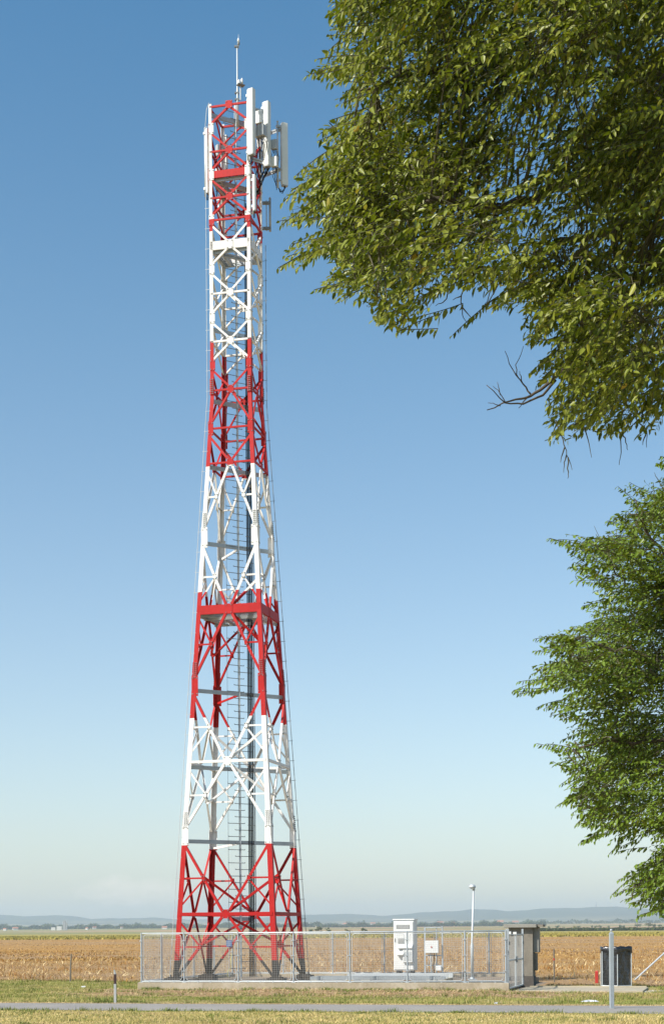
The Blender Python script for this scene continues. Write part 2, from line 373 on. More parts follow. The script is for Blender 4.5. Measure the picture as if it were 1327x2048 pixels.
bz = 34 * smooth(8000, 9500, HYY) - 4
HZ2 = bz * (1 - prof) + HZ * prof * np.where(np.abs(T - .62) < .03, 1, rough)
hv = np.stack([HX.ravel(), HYY.ravel(), HZ2.ravel()], 1)
ii, jj = np.meshgrid(np.arange(ny - 1), np.arange(nx - 1), indexing='ij'); b0 = (ii * nx + jj).ravel()
hf = np.stack([b0, b0 + 1, b0 + nx + 1, b0 + nx], 1)
m, nt, b, o_ = new_mat('hill_cover'); M['hills'] = m
g = nt.nodes.new('ShaderNodeNewGeometry'); s = nt.nodes.new('ShaderNodeSeparateXYZ'); nt.links.new(g.outputs['Position'], s.inputs[0])
mp = nt.nodes.new('ShaderNodeMapping'); mp.inputs['Scale'].default_value = (1, .6, 6); nt.links.new(g.outputs['Position'], mp.inputs[0])
n1 = noise(nt, .0022, 6, vec=mp.outputs[0]); n2 = noise(nt, .008, 4, vec=mp.outputs[0])
wood = mixc(nt, n2, (.035, .05, .03), (.06, .07, .035)); fld = mixc(nt, n2, (.34, .26, .14), (.22, .2, .09))
lowness = math_(nt, 'SUBTRACT', 1.0, math_(nt, 'DIVIDE', s.outputs[2], 95), clamp=True)
fm = math_(nt, 'MULTIPLY', rampnode(nt, n1, [(.46, (0, 0, 0)), (.55, (1, 1, 1))]), math_(nt, 'MULTIPLY', lowness, 1.6, clamp=True))
nt.links.new(mixc(nt, fm, wood, fld), b.inputs['Base Color']); b.inputs['Roughness'].default_value = 1
tag(npmesh('hills', hv, hf, 'hills', smooth=True), kind='structure')

# ------------------------------------------------------------ blades: grass, stubble
def blades(name, pos, h, wdt, lean, mat, lbl, cat):
    n = len(pos); az = rng.uniform(0, 2 * pi, n); la = rng.uniform(0, 2 * pi, n)
    side = np.stack([np.cos(az), np.sin(az), np.zeros(n)], 1) * (wdt / 2)[:, None]
    L = (lean * h)[:, None] * np.stack([np.cos(la), np.sin(la), np.zeros(n)], 1)
    up = np.zeros((n, 3)); up[:, 2] = h * np.sqrt(np.clip(1 - lean ** 2 * .8, .05, 1))
    v = np.stack([pos - side, pos + side, pos + up * .6 + L * .35 + side * .7, pos + up + L, pos + up * .6 + L * .35 - side * .7], 1).reshape(-1, 3)
    b = np.arange(n) * 5
    q1 = np.stack([b, b + 1, b + 2, b + 4], 1); tri = np.stack([b + 4, b + 2, b + 3, b + 3], 1)
    # a quad and a degenerate-free tip: use two triangles plus tip triangle
    f = np.concatenate([np.stack([b, b + 1, b + 2], 1), np.stack([b, b + 2, b + 4], 1), np.stack([b + 4, b + 2, b + 3], 1)])
    o = npmesh(name, v, f, mat); tag(o, lbl, cat, kind='stuff'); return o
def scatter(n, v0, v1, pad=1.5, power=1.0):
    """random points of the ground in view between two depths of the compound frame"""
    v = v0 + (v1 - v0) * rng.random(n) ** power
    Yc = 59 + v; X = (rng.random(n) * 2 - 1) * (Yc * .212 + pad)
    Y = Yc / .97 - X * .0
    # v = (X-P0x)*sin + (Y-P0y)*cos
    Y = P0.y + (v - (X - P0.x) * sin(TH)) / cos(TH)
    u = (X - P0.x) * cos(TH) - (Y - P0.y) * sin(TH)
    return X, Y, u, v
def place(n, v0, v1, keep, **k):
    X, Y, u, v = scatter(n, v0, v1, **k); q = keep(u, v); X, Y, u, v = X[q], Y[q], u[q], v[q]
    return np.stack([X, Y, gz(u, v)], 1), u, v
fe = lambda u, v: v + .20 * u            # field edge runs obliquely
def vn(u, v, s, ph=0): return np.sin(u * s + ph) * np.sin(v * s * 1.3 + ph * 2) + .6 * np.sin(u * s * 2.3 - v * s * 1.9 + ph)
# near verge
p, u, v = place(110000, -29, -13.7, lambda u, v: np.ones(len(u), bool))
h = rng.uniform(.02, .055, len(p)) * (1 + .35 * vn(u, v, .9)) * (.45 + .55 * smooth(-13.9, -15.5, v)); blades('near_grass', p, np.abs(h) + .012, rng.uniform(.007, .016, len(p)), rng.uniform(.1, .95, len(p)), 'neargrass', 'short yellow-green mown grass in front of the road', 'grass')
p, u, v = place(60000, -14.3, -13.2, lambda u, v: rng.random(len(u)) < .05 + .10 * (vn(u, v, 2.1) > .7))
blades('roadside_grass', p, rng.uniform(.03, .08, len(p)), rng.uniform(.006, .014, len(p)), rng.uniform(.1, .8, len(p)), 'grass', 'ragged taller grass along the near edge of the road', 'grass')
def lawn_keep(u, v):
    bare = (v > -4.3 + .7 * vn(u, v, .5, 1)) & (v < .5) & (u > -1.5 + .8 * vn(u, v, .7)) & (u < 15.5)
    q = rng.random(len(u)); tuft = vn(u, v, 1.1, 3) > .75
    road = (v > -14) & (v < -9.35)
    inside = (v > -.3) & (u > -.25) & (u < 14.0) & (v < 11.3)
    pad = (u > 13.2) & (u < 18.3) & (v > -.3) & (v < 4.2)
    return (fe(u, v) < 10.2 + .5 * vn(u, v, .8)) & ~road & ~inside & ~pad & (~bare | (tuft & (q < .35)) | (q < .03))
p, u, v = place(150000, -9.5, 15, lawn_keep)
h = rng.uniform(.02, .08, len(p)) * (1 + .7 * vn(u * .6, v * 1.5, .9, 2)); blades('verge_grass', p, np.abs(h) + .02, rng.uniform(.007, .016, len(p)), rng.uniform(.1, .9, len(p)), 'grass', 'patchy green and straw grass between the road and the field', 'grass')
p, u, v = place(60000, -4.6, -.05, lambda u, v: (u > -3) & (u < 17) & (rng.random(len(u)) < .10 + .12 * (vn(u, v, 1.7, 5) > .6)))
blades('dry_straw', p + np.array([0, 0, .01]), rng.uniform(.05, .22, len(p)), rng.uniform(.006, .014, len(p)), rng.uniform(.9, 1.05, len(p)), 'straw', 'dead straw lying on the bare soil bank before the fence', 'straw')
M['tuft'] = blade_mat('green_tufts', [(0, (.05, .09, .015)), (.6, (.12, .18, .03)), (1, (.26, .30, .07))], .9, (.3, .28, .08), .35)
n_ = 330; X, Y, u, v = scatter(n_, -9.2, 11); k_ = fe(u, v) < 9.6; k_ &= ~((v > -.3) & (u > -.3) & (u < 14)) & ~((u > 13) & (u < 18.4) & (v > -.4)); X, Y, u, v = X[k_], Y[k_], u[k_], v[k_]
q_ = np.repeat(np.arange(len(X)), 55); rad = rng.uniform(.06, .30, len(X))[q_]; dx_, dy_ = rng.normal(0, 1, len(q_)) * rad * 1.6, rng.normal(0, 1, len(q_)) * rad * .5
p = np.stack([X[q_] + dx_, Y[q_] + dy_, gz(u[q_], v[q_])], 1); hh_ = rng.uniform(.07, .20, len(X))[q_] * rng.uniform(.4, 1, len(q_))
blades('grass_tufts', p, hh_, rng.uniform(.008, .02, len(p)), rng.uniform(.1, .8, len(p)), 'tuft', 'dark green tufts dotted over the verge and the soil bank', 'grass')
n_ = 260; X, Y, u, v = scatter(n_, -27, -14.2); q_ = np.repeat(np.arange(n_), 45); rad = rng.uniform(.05, .22, n_)[q_]
p = np.stack([X[q_] + rng.normal(0, 1, len(q_)) * rad * 1.5, Y[q_] + rng.normal(0, 1, len(q_)) * rad * .6, gz(u[q_], v[q_])], 1)
blades('near_tufts', p, rng.uniform(.05, .14, n_)[q_] * rng.uniform(.4, 1, len(q_)), rng.uniform(.008, .018, len(p)), rng.uniform(.1, .8, len(p)), 'tuft', 'green tufts in the straw-coloured grass before the road', 'grass')
p, u, v = place(50000, -9.55, -9.15, lambda u, v: rng.random(len(u)) < .8)
blades('edge_straw', p, rng.uniform(.02, .06, len(p)), rng.uniform(.008, .016, len(p)), rng.uniform(.5, 1.05, len(p)), 'straw', 'pale straw fringe along the far edge of the road', 'straw')
# stubble field, denser near, larger blades with distance
def sf(u, v): return (fe(u, v) > 9.6 + .6 * vn(u, v, .8)) & ~((v < 11.4) & (u > -.3) & (u < 14))
p, u, v = place(62000, 6, 60, sf, pad=3)
dn = .5 + .5 * np.clip(vn(u, v * 1.6, .28, 1) + .5 * vn(u, v, .9, 4), -1, 1); kq = rng.random(len(p)) < .25 + .75 * dn; p, u, v, dn = p[kq], u[kq], v[kq], dn[kq]
h = rng.uniform(.02, .13, len(p)) * (.3 + 1.3 * dn); blades('field_stubble', p, np.abs(h) + .02, rng.uniform(.012, .035, len(p)), np.clip(rng.uniform(.2, 1.5, len(p)), 0, 1.08), 'stubble', 'dry orange-brown stubble and broken stalks covering the near field', 'stubble')
p, u, v = place(60000, 60, 400, sf, pad=10, power=1.6)
dn = .5 + .5 * np.clip(vn(u, v * .7, .10, 4) + .4 * vn(u, v, .33), -1, 1); kq = rng.random(len(p)) < .15 + .85 * dn; p, u, v, dn = p[kq], u[kq], v[kq], dn[kq]
h = rng.uniform(.03, .13, len(p)) * (.3 + dn); blades('far_stubble', p, np.abs(h) + .03, rng.uniform(.05, .12, len(p)), rng.uniform(.1, 1.0, len(p)), 'stubble', 'dry stubble of the field running back to the yellow crop', 'stubble')
p, u, v = place(30000, 380, 900, lambda u, v: v > 400 + 14 * vn(u, v, .03), pad=30, power=1.5)
blades('crop_plants', p, rng.uniform(.3, .65, len(p)), rng.uniform(.3, .7, len(p)), rng.uniform(.1, .6, len(p)), 'crop', 'yellow-green crop growing in a strip beyond the stubble', 'crop')
# orange dead weeds in drifts, and pale broken leaves on the ground
M['deadweed'] = blade_mat('dead_weed', [(0, (.16, .06, .015)), (.6, (.36, .16, .03)), (1, (.54, .30, .08))], .5, (.4, .2, .05), .3)
def wk(u, v): return sf(u, v) & (vn(u, v * 1.5, .21, 2) + .5 * vn(u, v, .8, 7) > .85)
p, u, v = place(60000, 8, 130, wk, pad=4, power=1.3)
blades('dead_weeds', p, rng.uniform(.12, .48, len(p)) * rng.uniform(.5, 1, len(p)), rng.uniform(.012, .04, len(p)), rng.uniform(.05, .8, len(p)), 'deadweed', 'rusty orange dead weeds standing in drifts over the field', 'weeds')
p, u, v = place(5000, 7, 60, lambda u, v: sf(u, v) & (vn(u, v, .4, 9) > .2), pad=3, power=1.4)
blades('broken_leaves', p + np.array([0, 0, .05]), rng.uniform(.12, .5, len(p)), rng.uniform(.03, .07, len(p)), rng.uniform(.75, 1.08, len(p)), 'straw', 'pale broken maize leaves lying over the stubble', 'leaves')
# dark ploughed lip between the verge and the field
p, u, v = place(60000, 4, 16, lambda u, v: (np.abs(fe(u, v) - 9.9 - .5 * vn(u, v, .8)) < .45) & ~((v < 11.4) & (u > -.3) & (u < 14)))
M['lip'] = blade_mat('matted_dead_grass', [(0, (.07, .045, .02)), (1, (.30, .20, .08))], .9, (.12, .12, .03), .5)
blades('matted_grass', p, rng.uniform(.05, .16, len(p)), rng.uniform(.01, .03, len(p)), rng.uniform(.3, 1, len(p)), 'lip', 'dark matted grass along the ploughed lip of the field', 'grass')
# weeds behind the mesh fence
p, u, v = place(16000, 11.6, 16.5, lambda u, v: (((u - 4.6) / 2.9) ** 2 + ((v - 13.6) / 1.5) ** 2 < 1) & (rng.random(len(u)) < .8))
M['weed'] = blade_mat('weed_leaves', [(0, (.06, .10, .02)), (1, (.16, .22, .05))], .8, (.2, .2, .06), .4)
blades('weeds', p, rng.uniform(.1, .42, len(p)), rng.uniform(.02, .05, len(p)), rng.uniform(.2, .7, len(p)), 'weed', 'green weeds growing behind the tower at the back fence', 'weeds')
ke = [(random.uniform(0, 13.4), random.uniform(-1.1, -.12)) for _ in range(46)] + [(random.uniform(-14, 20), random.choice((-9.3, -13.75)) + random.gauss(0, .09)) for _ in range(120)]
q_ = np.repeat(np.arange(len(ke)), 48); ku, kv = np.array(ke)[:, 0][q_] + rng.normal(0, .13, len(q_)), np.array(ke)[:, 1][q_] + rng.normal(0, .05, len(q_))
p = np.array([tuple(S(a_, b_)) for a_, b_ in zip(ku, kv)]); p[:, 2] = gz(ku, kv)
blades('edge_weeds', p, rng.uniform(.05, .18, len(ke))[q_] * rng.uniform(.3, 1, len(q_)), rng.uniform(.01, .022, len(p)), rng.uniform(.1, .9, len(p)), 'tuft', 'ragged weeds at the kerb wall foot and along the road edges', 'weeds')
# soil clods and stones
g = G()
def clod(g, c, r):
    ico = [(0, 0, 1), (.89, 0, .45), (.28, .85, .45), (-.72, .53, .45), (-.72, -.53, .45), (.28, -.85, .45)]
    b = len(g.v); sx, sy = random.uniform(.7, 1.4), random.uniform(.7, 1.4); a = random.uniform(0, 6)
    for x, y, z in ico:
        k = random.uniform(.7, 1.25) * r
        g.v.append((c[0] + (x * cos(a) * sx - y * sin(a) * sy) * k, c[1] + (x * sin(a) * sx + y * cos(a) * sy) * k, c[2] + z * k * .55))
    for i in range(1, 6):
        j = i % 5 + 1; g.f.append((b, b + i, b + j)); g.m.append(0)
X, Y, u, v = scatter(9000, -4.6, -.1); q = (u > -2) & (u < 17)
for x, y, z, in zip(X[q], Y[q], gz(u[q], v[q])): clod(g, (x, y, z - .006), random.choice((.012, .02, .03, .05)))
M['soil'] = simple('dry_soil', (.36, .25, .145), .95, 0, .35, 1, 20, .3)
tag(g.build('soil_clods', 'soil'), 'crumbled dry soil clods on the bank below the fence', 'soil', kind='stuff')
g = G()
for k in range(700):
    u1, v1 = random.gauss(19.0, 1.9), random.gauss(1.2, .5); p1 = S(u1, v1); clod(g, (p1.x, p1.y, float(gz(u1, v1)) - .005), random.choice((.02, .03, .05)))
M['stone'] = simple('pale_stone', (.45, .42, .38), .9, 0, .3, 1, 20, .2)
tag(g.build('gravel', 'stone'), 'pale gravel scattered around the litter basket', 'gravel', kind='stuff')

# ------------------------------------------------------------ compound: plinth wall, floor, fence
FT, FB = 2.145, .38                    # top of the fence, bottom of the mesh
UR = 13.36; VR = 11.1
def sg(u, v, z): return V((u, v, z))
def site_empty(*a, **k):
    t = thing(*a, **k); t.location = P0; t.rotation_euler = (0, 0, -TH); return t
g = G(); zt, zb = .335, -.25; cw = .2
g.box((UR / 2, 0, (zt + zb) / 2), (UR + .24, cw, zt - zb))
g.box((0 - .02, (VR + .1) / 2 + .05, (zt + zb) / 2 - .004), (cw, VR - .1, zt - zb))
g.box((UR / 2 - .5, VR, (zt + zb) / 2 - .004), (UR - 1.3, cw, zt - zb))
cw_ = g.build('concrete_kerb_wall', 'kerb'); bevel(cw_, .012, 2); cw_.location = P0; cw_.rotation_euler = (0, 0, -TH)
tag(cw_, 'low pale concrete plinth wall running under the mesh fence', 'wall')
g = G(); g.box((UR / 2, VR / 2, .12), (UR - .3, VR - .25, .22)); M['floor'] = simple('brown_gravel', (.25, .19, .13), .95, 0, .5, 1.4, 9, .6); fl = g.build('compound_floor', 'floor')
fl.location = P0; fl.rotation_euler = (0, 0, -TH); tag(fl, kind='structure')

fence = site_empty('mesh_fence', 'waist-to-head-high galvanised wire mesh fence enclosing the red and white mast', 'fence')
def posts_from_px(pxs, fn):            # solve for the run length along a fence line
    out = []
    for px in pxs:
        lo, hi = -1., 30.
        for _ in range(60):
            mid = (lo + hi) / 2; p = S(*fn(mid)); x = CX + F * p.x / p.y * 1 + 40 * sin(ROLL)
            if x < px: lo = mid
            else: hi = mid
        out.append((lo + hi) / 2)
    return out
front_t = [0] + posts_from_px([368, 476, 586.5, 699, 813.6, 929], lambda t: (t, 0)) + [UR]
rear_t = [0] + posts_from_px([566, 665, 768, 872, 977], lambda t: (t, VR)) + [UR - 1.15]
side_t = [2.17, 4.05, 5.93, 8.5]
pg = G(); pg.tube([(0, 0, FB - .07), (0, 0, FT)], .034, 8); pg.tube([(0, 0, FT), (0, 0, FT + .012)], [.036, .02], 8)
pg.box((0, 0, .345), (.13, .1, .02))
for z in (.75, 1.3, 1.85): pg.box((0, -.045, z), (.12, .03, .03))
pm = pg.build('post', 'galv', fence, loc=sg(0, 0, 0))
for t in front_t[1:]: dup(pm, fence, sg(t, 0, 0))
for t in side_t: dup(pm, fence, sg(-.02, t, 0)).rotation_euler = (0, 0, -pi/2)
dup(pm, fence, sg(-.02, VR, 0))
for t in rear_t[1:]: dup(pm, fence, sg(t, VR, 0))
def panel_mesh(wd):
    g = G(); x0, x1, z0, z1 = .09, wd - .09, FB + .03, FT - .075; r = .10
    pts = []
    for cx, cz, a0 in ((x1 - r, z0 + r, -90), (x1 - r, z1 - r, 0), (x0 + r, z1 - r, 90), (x0 + r, z0 + r, 180)):
        for k in range(5):
            a = R(a0 + k * 22.5); pts.append((cx + r * cos(a), -.02, cz + r * sin(a)))
    g.tube(pts, .011, 6, closed=True)
    mg = G(); s_ = .064; wr = .0024
    n = int((x1 - x0) / s_); st = (x1 - x0) / n
    for i in range(1, n): mg.box((x0 + i * st, -.02, (z0 + z1) / 2), (wr * 2, wr * 2, z1 - z0 - .01))
    n = int((z1 - z0) / s_); st = (z1 - z0) / n
    for i in range(1, n): mg.box(((x0 + x1) / 2, -.026, z0 + i * st), (x1 - x0 - .01, wr * 2, wr * 2))
    return g, mg
def fence_run(o, ang, ts, first=None):
    d = V((cos(ang), sin(ang), 0))
    for a, b in zip(ts[:-1], ts[1:]):
        g, mg = panel_mesh(b - a); loc = V(o) + d * a
        f = g.build('panel_frame', 'galv_light', fence, smooth=True); f.location = loc; f.rotation_euler = (0, 0, ang)
        q = mg.build('wire_mesh', 'wire', f)
    for z, nm in ((FT - .02, 'top_rail'), (FB - .01, 'bottom_rail')):
        g = G(); g.tube([(ts[0] + .03, 0, z), (ts[-1] - .03, 0, z)], .026, 8)
        f = g.build(nm, 'galv_light', fence, smooth=True); f.location = o; f.rotation_euler = (0, 0, ang)
fence_run((0, 0, 0), 0, front_t)
fence_run((-.02, 0, 0), pi / 2, [0] + side_t + [VR])
fence_run((0, VR, 0), 0, rear_t)
g = G(); g.box((0, 0, 0), (.03, .03, .05)); rf_ = g.build('rail_foot', 'galv', fence, loc=(.3, -.02, .355))
for k in range(1, 28): dup(rf_, fence, (.3 + k * .47, -.02, .355))
# right hand side: short fixed bay, double gate
g = G(); g.box((UR, .28, 1.2), (.06, .06, 2.0)); g.box((UR, .62, 1.15), (.07, .07, 2.1)); g.build('gate_post', 'galv', fence)
g = G(); g.box((UR, 4.62, 1.15), (.07, .07, 2.1)); g.build('gate_post', 'galv', fence)
for k, v0 in enumerate((.68, 2.65)):
    gt = empty('gate_leaf', (UR, v0, 0), pi / 2); gt.parent = fence
    g = G(); L = 1.9
    for x in (0.02, L - .02): g.box((x, 0, 1.06), (.05, .05, 1.92))
    for z in (.12, 2.0, 1.1): g.box((L / 2, 0, z), (L - .095, .045, .045))
    fr = g.build('gate_frame', 'galv_light', gt)
    mg = G()
    for i in range(1, 30): mg.box((i * L / 30, -.0, 1.06), (.0036, .0036, 1.84))
    for i in range(1, 30): mg.box((L / 2, -.007, .14 + i * .062), (L - .1, .0036, .0036))
    mg.build('wire_mesh', 'wire', gt)
    if k == 0:
        g = G(); g.box((L + .02, -.05, 1.1), (.06, .05, .22)); g.tube([(L + .02, -.08, 1.12), (L - .1, -.09, 1.12)], .012, 6); g.build('handle', 'galv_dark', gt)
    for z in (.45, 1.7):
        g = G(); g.tube([(.0 if k == 0 else L, -.04, z - .06), (.0 if k == 0 else L, -.04, z + .06)], .02, 6); g.build('hinge', 'galv_dark', gt)
g = G(); g.box((UR, (4.75 + VR) / 2, 1.15), (.05, .05, 1.7)); g.build('post', 'galv', fence)
# white junction boxes on top of the gate post
fl2 = thing('security_light', 'small white twin box light fixed above the gate', 'light', S(UR + .10, .9, 2.02), -TH)
g = G(); g.box((-.09, 0, .04), (.13, .10, .10)); g.box((.10, .05, .03), (.12, .10, .09)); bevel(g.build('housing', 'white', fl2), .01)
g = G(); g.tube([(-.06, .03, 0), (0, .05, -.07), (.08, .06, 0)], .012, 6); g.build('bracket', 'galv_dark', fl2)

# kiosk
M['kiosk_grey'] = simple('grey_kiosk_render', (.27, .26, .225), .9, 0, .25, 1.6, 14, .4)
ks = thing('concrete_kiosk', 'grey concrete meter kiosk with flat slab roof beside the gate', 'kiosk', P(1041, 1972, 61.0), -TH)
ks.location.z = 0
g = G(); g.box((0, .35, 1.33), (.92, .75, 1.84)); bevel(g.build('wall', 'concrete_dark', ks), .01)  # shade on the wall below the roof is put into its darker concrete
g = G(); g.box((.0, .35, .2), (.96, .80, .42)); g.build('plinth', 'plinth', ks)
g = G(); g.box((.56, .40, 1.78), (.20, .5, .95)); bevel(g.build('meter_housing', 'kiosk_grey', ks), .01)
g = G(); g.box((.52, .40, .95), (.1, .42, .66)); g.box((.52, .18, .95), (.108, .02, .60)); g.build('meter_door', 'concrete_dark', ks)
g = G(); g.box((0.0, .3, 2.315), (1.24, 1.05, .13)); bevel(g.build('roof', 'kiosk_grey', ks), .012)
g = G(); g.box((.74, .3, 2.32), (.22, .8, .09)); g.build('roof_edge', 'concrete_dark', ks)
# pad and small walls right of the gate
g = G(); g.box((2.35, 1.9, -.0), (4.4, 3.6, .13)); g.box((2.4, 3.55, .03), (4.2, .14, .16))
pd = g.build('concrete_pad', 'concrete'); bevel(pd, .015); pd.location = S(UR + .1, 0, 0); pd.rotation_euler = (0, 0, -TH); tag(pd, kind='structure')

# ------------------------------------------------------------ the lattice mast
TC = V((-3.53, 62.5, 0)); ZK = 22.74
mast = thing('lattice_mast', 'tall red and white steel lattice telecom mast with central ladder', 'mast', TC, -TH)
def hw(z): return float(np.interp(z, [0.3, ZK, 36], [2.06, .818, .818]))
sx = [(-1, -1), (1, -1), (1, 1), (-1, 1)]     # FL FR RR RL
def corner(k, z, inset=0.): h = hw(z) - inset; return V((sx[k % 4][0] * h, sx[k % 4][1] * h, z))
FN = [V((0, -1, 0)), V((1, 0, 0)), V((0, 1, 0)), V((-1, 0, 0))]
def fpt(f, s, z, out=0.):                    # point on face f, s in -1..1 from its left corner to its right
    a, b = corner(f, z), corner(f + 1, z); return a.lerp(b, (s + 1) / 2) + FN[f] * out
# legs
for k in range(4):
    g = G(); zs = [.30, 5.42, 11.2, 17, ZK, 28.5, 33.95]
    ws = [.20, .19, .175, .162, .145, .13, .115]
    X, Yv = V((-sx[k][0], 0, 0)), V((0, -sx[k][1], 0))
    for i in range(len(zs) - 1):
        def pl(w): t = .02; return [(0, 0), (w, 0), (w, t), (t, t), (t, w), (0, w)]
        g.prism(corner(k, zs[i]), corner(k, zs[i + 1]), X, Yv, pl(ws[i]), pl(ws[i + 1]))
    leg = g.build('leg', 'legpaint', mast)
    # splice plates with bolt rows
    for zc in (5.98 + .45, 11.70 + .45, 17.45 + .45, 23.1):
        g = G(); wv = float(np.interp(zc, zs, ws)) + .01
        for ax_, oth in ((X, Yv), (Yv, X)):
            p0, p1 = corner(k, zc - .32), corner(k, zc + .32)
            g.prism(p0 - oth * .008, p1 - oth * .008, ax_, -oth, [(.01, 0), (wv, 0), (wv, .012), (.01, .012)])
            for r_ in range(8):
                for c_ in (.35, .72):
                    p = corner(k, zc - .27 + r_ * .077) + ax_ * wv * c_ - oth * .035
                    g.box(p, (.030, .030, .030), mi=1)
        g.build('splice_plate', ['legpaint', 'galv_dark'], leg)
    g = G(); c0 = corner(k, .34); g.box((c0.x - sx[k][0] * .05, c0.y - sx[k][1] * .05, .31), (.62, .62, .26)); g.box((c0.x - sx[k][0] * .06, c0.y - sx[k][1] * .06, .455), (.42, .42, .035))
    for a in range(6):
        g.tube([(c0.x - sx[k][0] * .06 + .18 * cos(a * 1.047), c0.y + .18 * sin(a * 1.047) - sx[k][1] * .06, z) for z in (.46, .56)], .018, 6)
    bevel(g.build('footing', 'footing', leg), .01)
# bracing
members = []                                  # (name, p0, p1, normal, width, flip)
def mem(name, p0, p1, n, w, flip=1): members.append((name, p0, p1, n, w, flip))
plates = []                                   # (centre, a1, a2, poly, normal)
CN = [2.84, 8.63, 14.45, 20.11, 22.95, 24.82, 26.66, 28.5, 30.33, 32.11, 33.84]   # nodes at face centres
LN = [.45, 5.82, 11.54, 17.25, 21.47, 23.92, 25.74, 27.61, 29.48, 31.23, 33.0]       # nodes on the legs
for f in range(4):
    n = FN[f]
    for i, zc in enumerate(CN):
        big = i < 4
        wd = .102 if i < 3 else (.09 if i == 3 else .078)
        sw = .065
        mid = fpt(f, 0, zc, .004)
        gw = .30 if i < 3 else (.26 if i < 5 else .27); gh = .34 if i < 3 else .30
        for sd in (-1, 1):
            # below the node
            z0 = LN[i]; off_leg = .93
            top_of_lower = z0 + (.36 if 0 < i <= 3 else (.16 if i > 3 else 0.0))
            endp = fpt(f, sd * off_leg, top_of_lower, -.004)
            mem('diagonal_brace', fpt(f, sd * .07, zc - .10, -.004), endp, n, wd, sd)
            if i + 1 < len(LN) and i < 10:
                z1 = LN[i + 1]; lo = z1 - (.36 if i + 1 <= 3 else (.30 if i + 1 == 4 else .16))
                endp2 = fpt(f, sd * off_leg, lo, -.004)
                mem('diagonal_brace', fpt(f, sd * .07, zc + .10, -.004), endp2, n, wd, -sd)
            if big and i < 4:
                # redundant struts of the tall panels
                for up in ((0, 1) if i < 3 else (0,)):
                    if up: A, B = V(fpt(f, sd * .07, zc + .10)), V(endp2)
                    else: A, B = V(fpt(f, sd * .07, zc - .10)), V(endp)
                    Mp = A.lerp(B, .50 if up else .5); zm = Mp.z
                    lg = fpt(f, sd * .97, zm - .0, -.015)
                    mem('strut', Mp - n * .02, lg, n, sw)
                    mem('strut', Mp - n * .02 + V((0, 0, -.05 if up else .05)), fpt(f, sd * .95, zc + (.28 if up else -.28), -.015), n, sw)
                    plates.append((Mp + n * .012, n, .13, .20))
        # horizontals
        if i == 2: h_, t_ = .34, .07
        elif i == 7: h_, t_ = .33, .06
        elif i == 0: h_, t_ = .13, .10
        elif i == 1: h_, t_ = .10, .08
        else: h_, t_ = .07, .06
        for sd in (-1, 1):
            members.append(('horizontal_beam', fpt(f, sd * .06, zc + (-.0), -.03), fpt(f, sd * .955, zc, -.03), n, h_, ('box', t_)))
        plates.append((mid + n * .006, n, gw, gh + (.04 if i in (2, 7) else 0)))
        # hip braces inside the mast, from one face centre to the next face's strut node
        if big and i < 3:
            nf = (f + 1) % 4
            for up in (1, -1):
                zq = (zc + (LN[i + 1] if up > 0 else LN[i])) / 2
                mem('hip_brace', fpt(f, .07, zc + up * .12, -.06), fpt(nf, -.5, zq, -.06), n, .095)
    for i, zl in enumerate(LN):
        if i == 0: continue
        tall = .78 if i <= 3 else (.55 if i == 4 else .42)
        for sd in (-1, 1):
            plates.append((fpt(f, sd * (1 - (.13 if i <= 3 else .10) / hw(zl)), zl, .005), n, .24 if i <= 3 else .20, tall))
    for zl, hh, tt in ((21.47, .07, .06), (29.48, .07, .06), (31.23, .27, .06)):
        members.append(('horizontal_beam', fpt(f, -.90, zl, -.03), fpt(f, .90, zl, -.03), n, hh, ('box', tt)))
def put(g, mem_):
    nm, p0, p1, n, w_, fl = mem_
    if isinstance(fl, tuple): g.bar(p0, p1, w_, fl[1], n)
    else: g.angle(p0, p1, n, w_, .012, fl)
from collections import defaultdict
bynm = defaultdict(list)
for m_ in members: bynm[m_[0]].append(m_)
for nm, L in bynm.items():
    L.sort(key=lambda q: (q[1] - q[2]).length * q[4] * (1.3 if V(q[3]).y < -.5 else 1), reverse=True)
    for q in L[:99]:
        g = G(); put(g, q); g.build(nm, 'bracepaint', mast)
    if len(L) > 99:
        g = G()
        for q in L[99:]: put(g, q)
        tag(g.build('small_' + nm, 'bracepaint', mast), kind='stuff')
def putplate(g, c, n, w_, h_):
    g.bar(c - V((0, 0, h_/2)), c + V((0, 0, h_/2)), w_, .014, n)
    a = V((0, 0, 1)).cross(n)
    for s1 in (-1, 1):
        for s2 in (-1, 1): g.box(c + n * .012 + a * s1 * w_ * .34 + V((0, 0, s2 * h_ * .38)), (.03, .03, .03), mi=1)
plates.sort(key=lambda q: q[2] * q[3] * (1.5 if q[1].y < -.5 else 1), reverse=True)
for q in plates[:99]:
    g = G(); putplate(g, *q); g.build('gusset_plate', ['legpaint' if q[3] > .35 and q[2] < .26 else 'bracepaint', 'galv_dark'], mast)
g = G()
for q in plates[99:]: putplate(g, *q)
tag(g.build('small_gusset_plate', ['bracepaint', 'galv_dark'], mast), kind='stuff')
# diagonal channel beams that carry the ladder
DG = V((1, 1, 0)).normalized()
for z in (2.66, 5.62, 8.45, 11.38, 14.3, 17.05, 20.0, 22.55, 25.3, 28.3, 31.05, 33.55):
    g = G(); L = hw(z) * 1.414 - .12
    if z == 2.66: L = .55
    g.bar(DG * -L + V((0, 0, z)), DG * L + V((0, 0, z)), .15 if z < 21 else .16, .06, DG.cross(V((0, 0, 1))))
    g.build('ladder_beam', 'galv_dark' if False else 'galv', mast)
for z in (5.5, 11.25, 16.9):
    g = G(); c3 = corner(3, z, .15); g.angle(c3, V((-.05, .05, z + .1)), (0, -1, 0), .08); g.build('ladder_tie', 'bracepaint', mast)
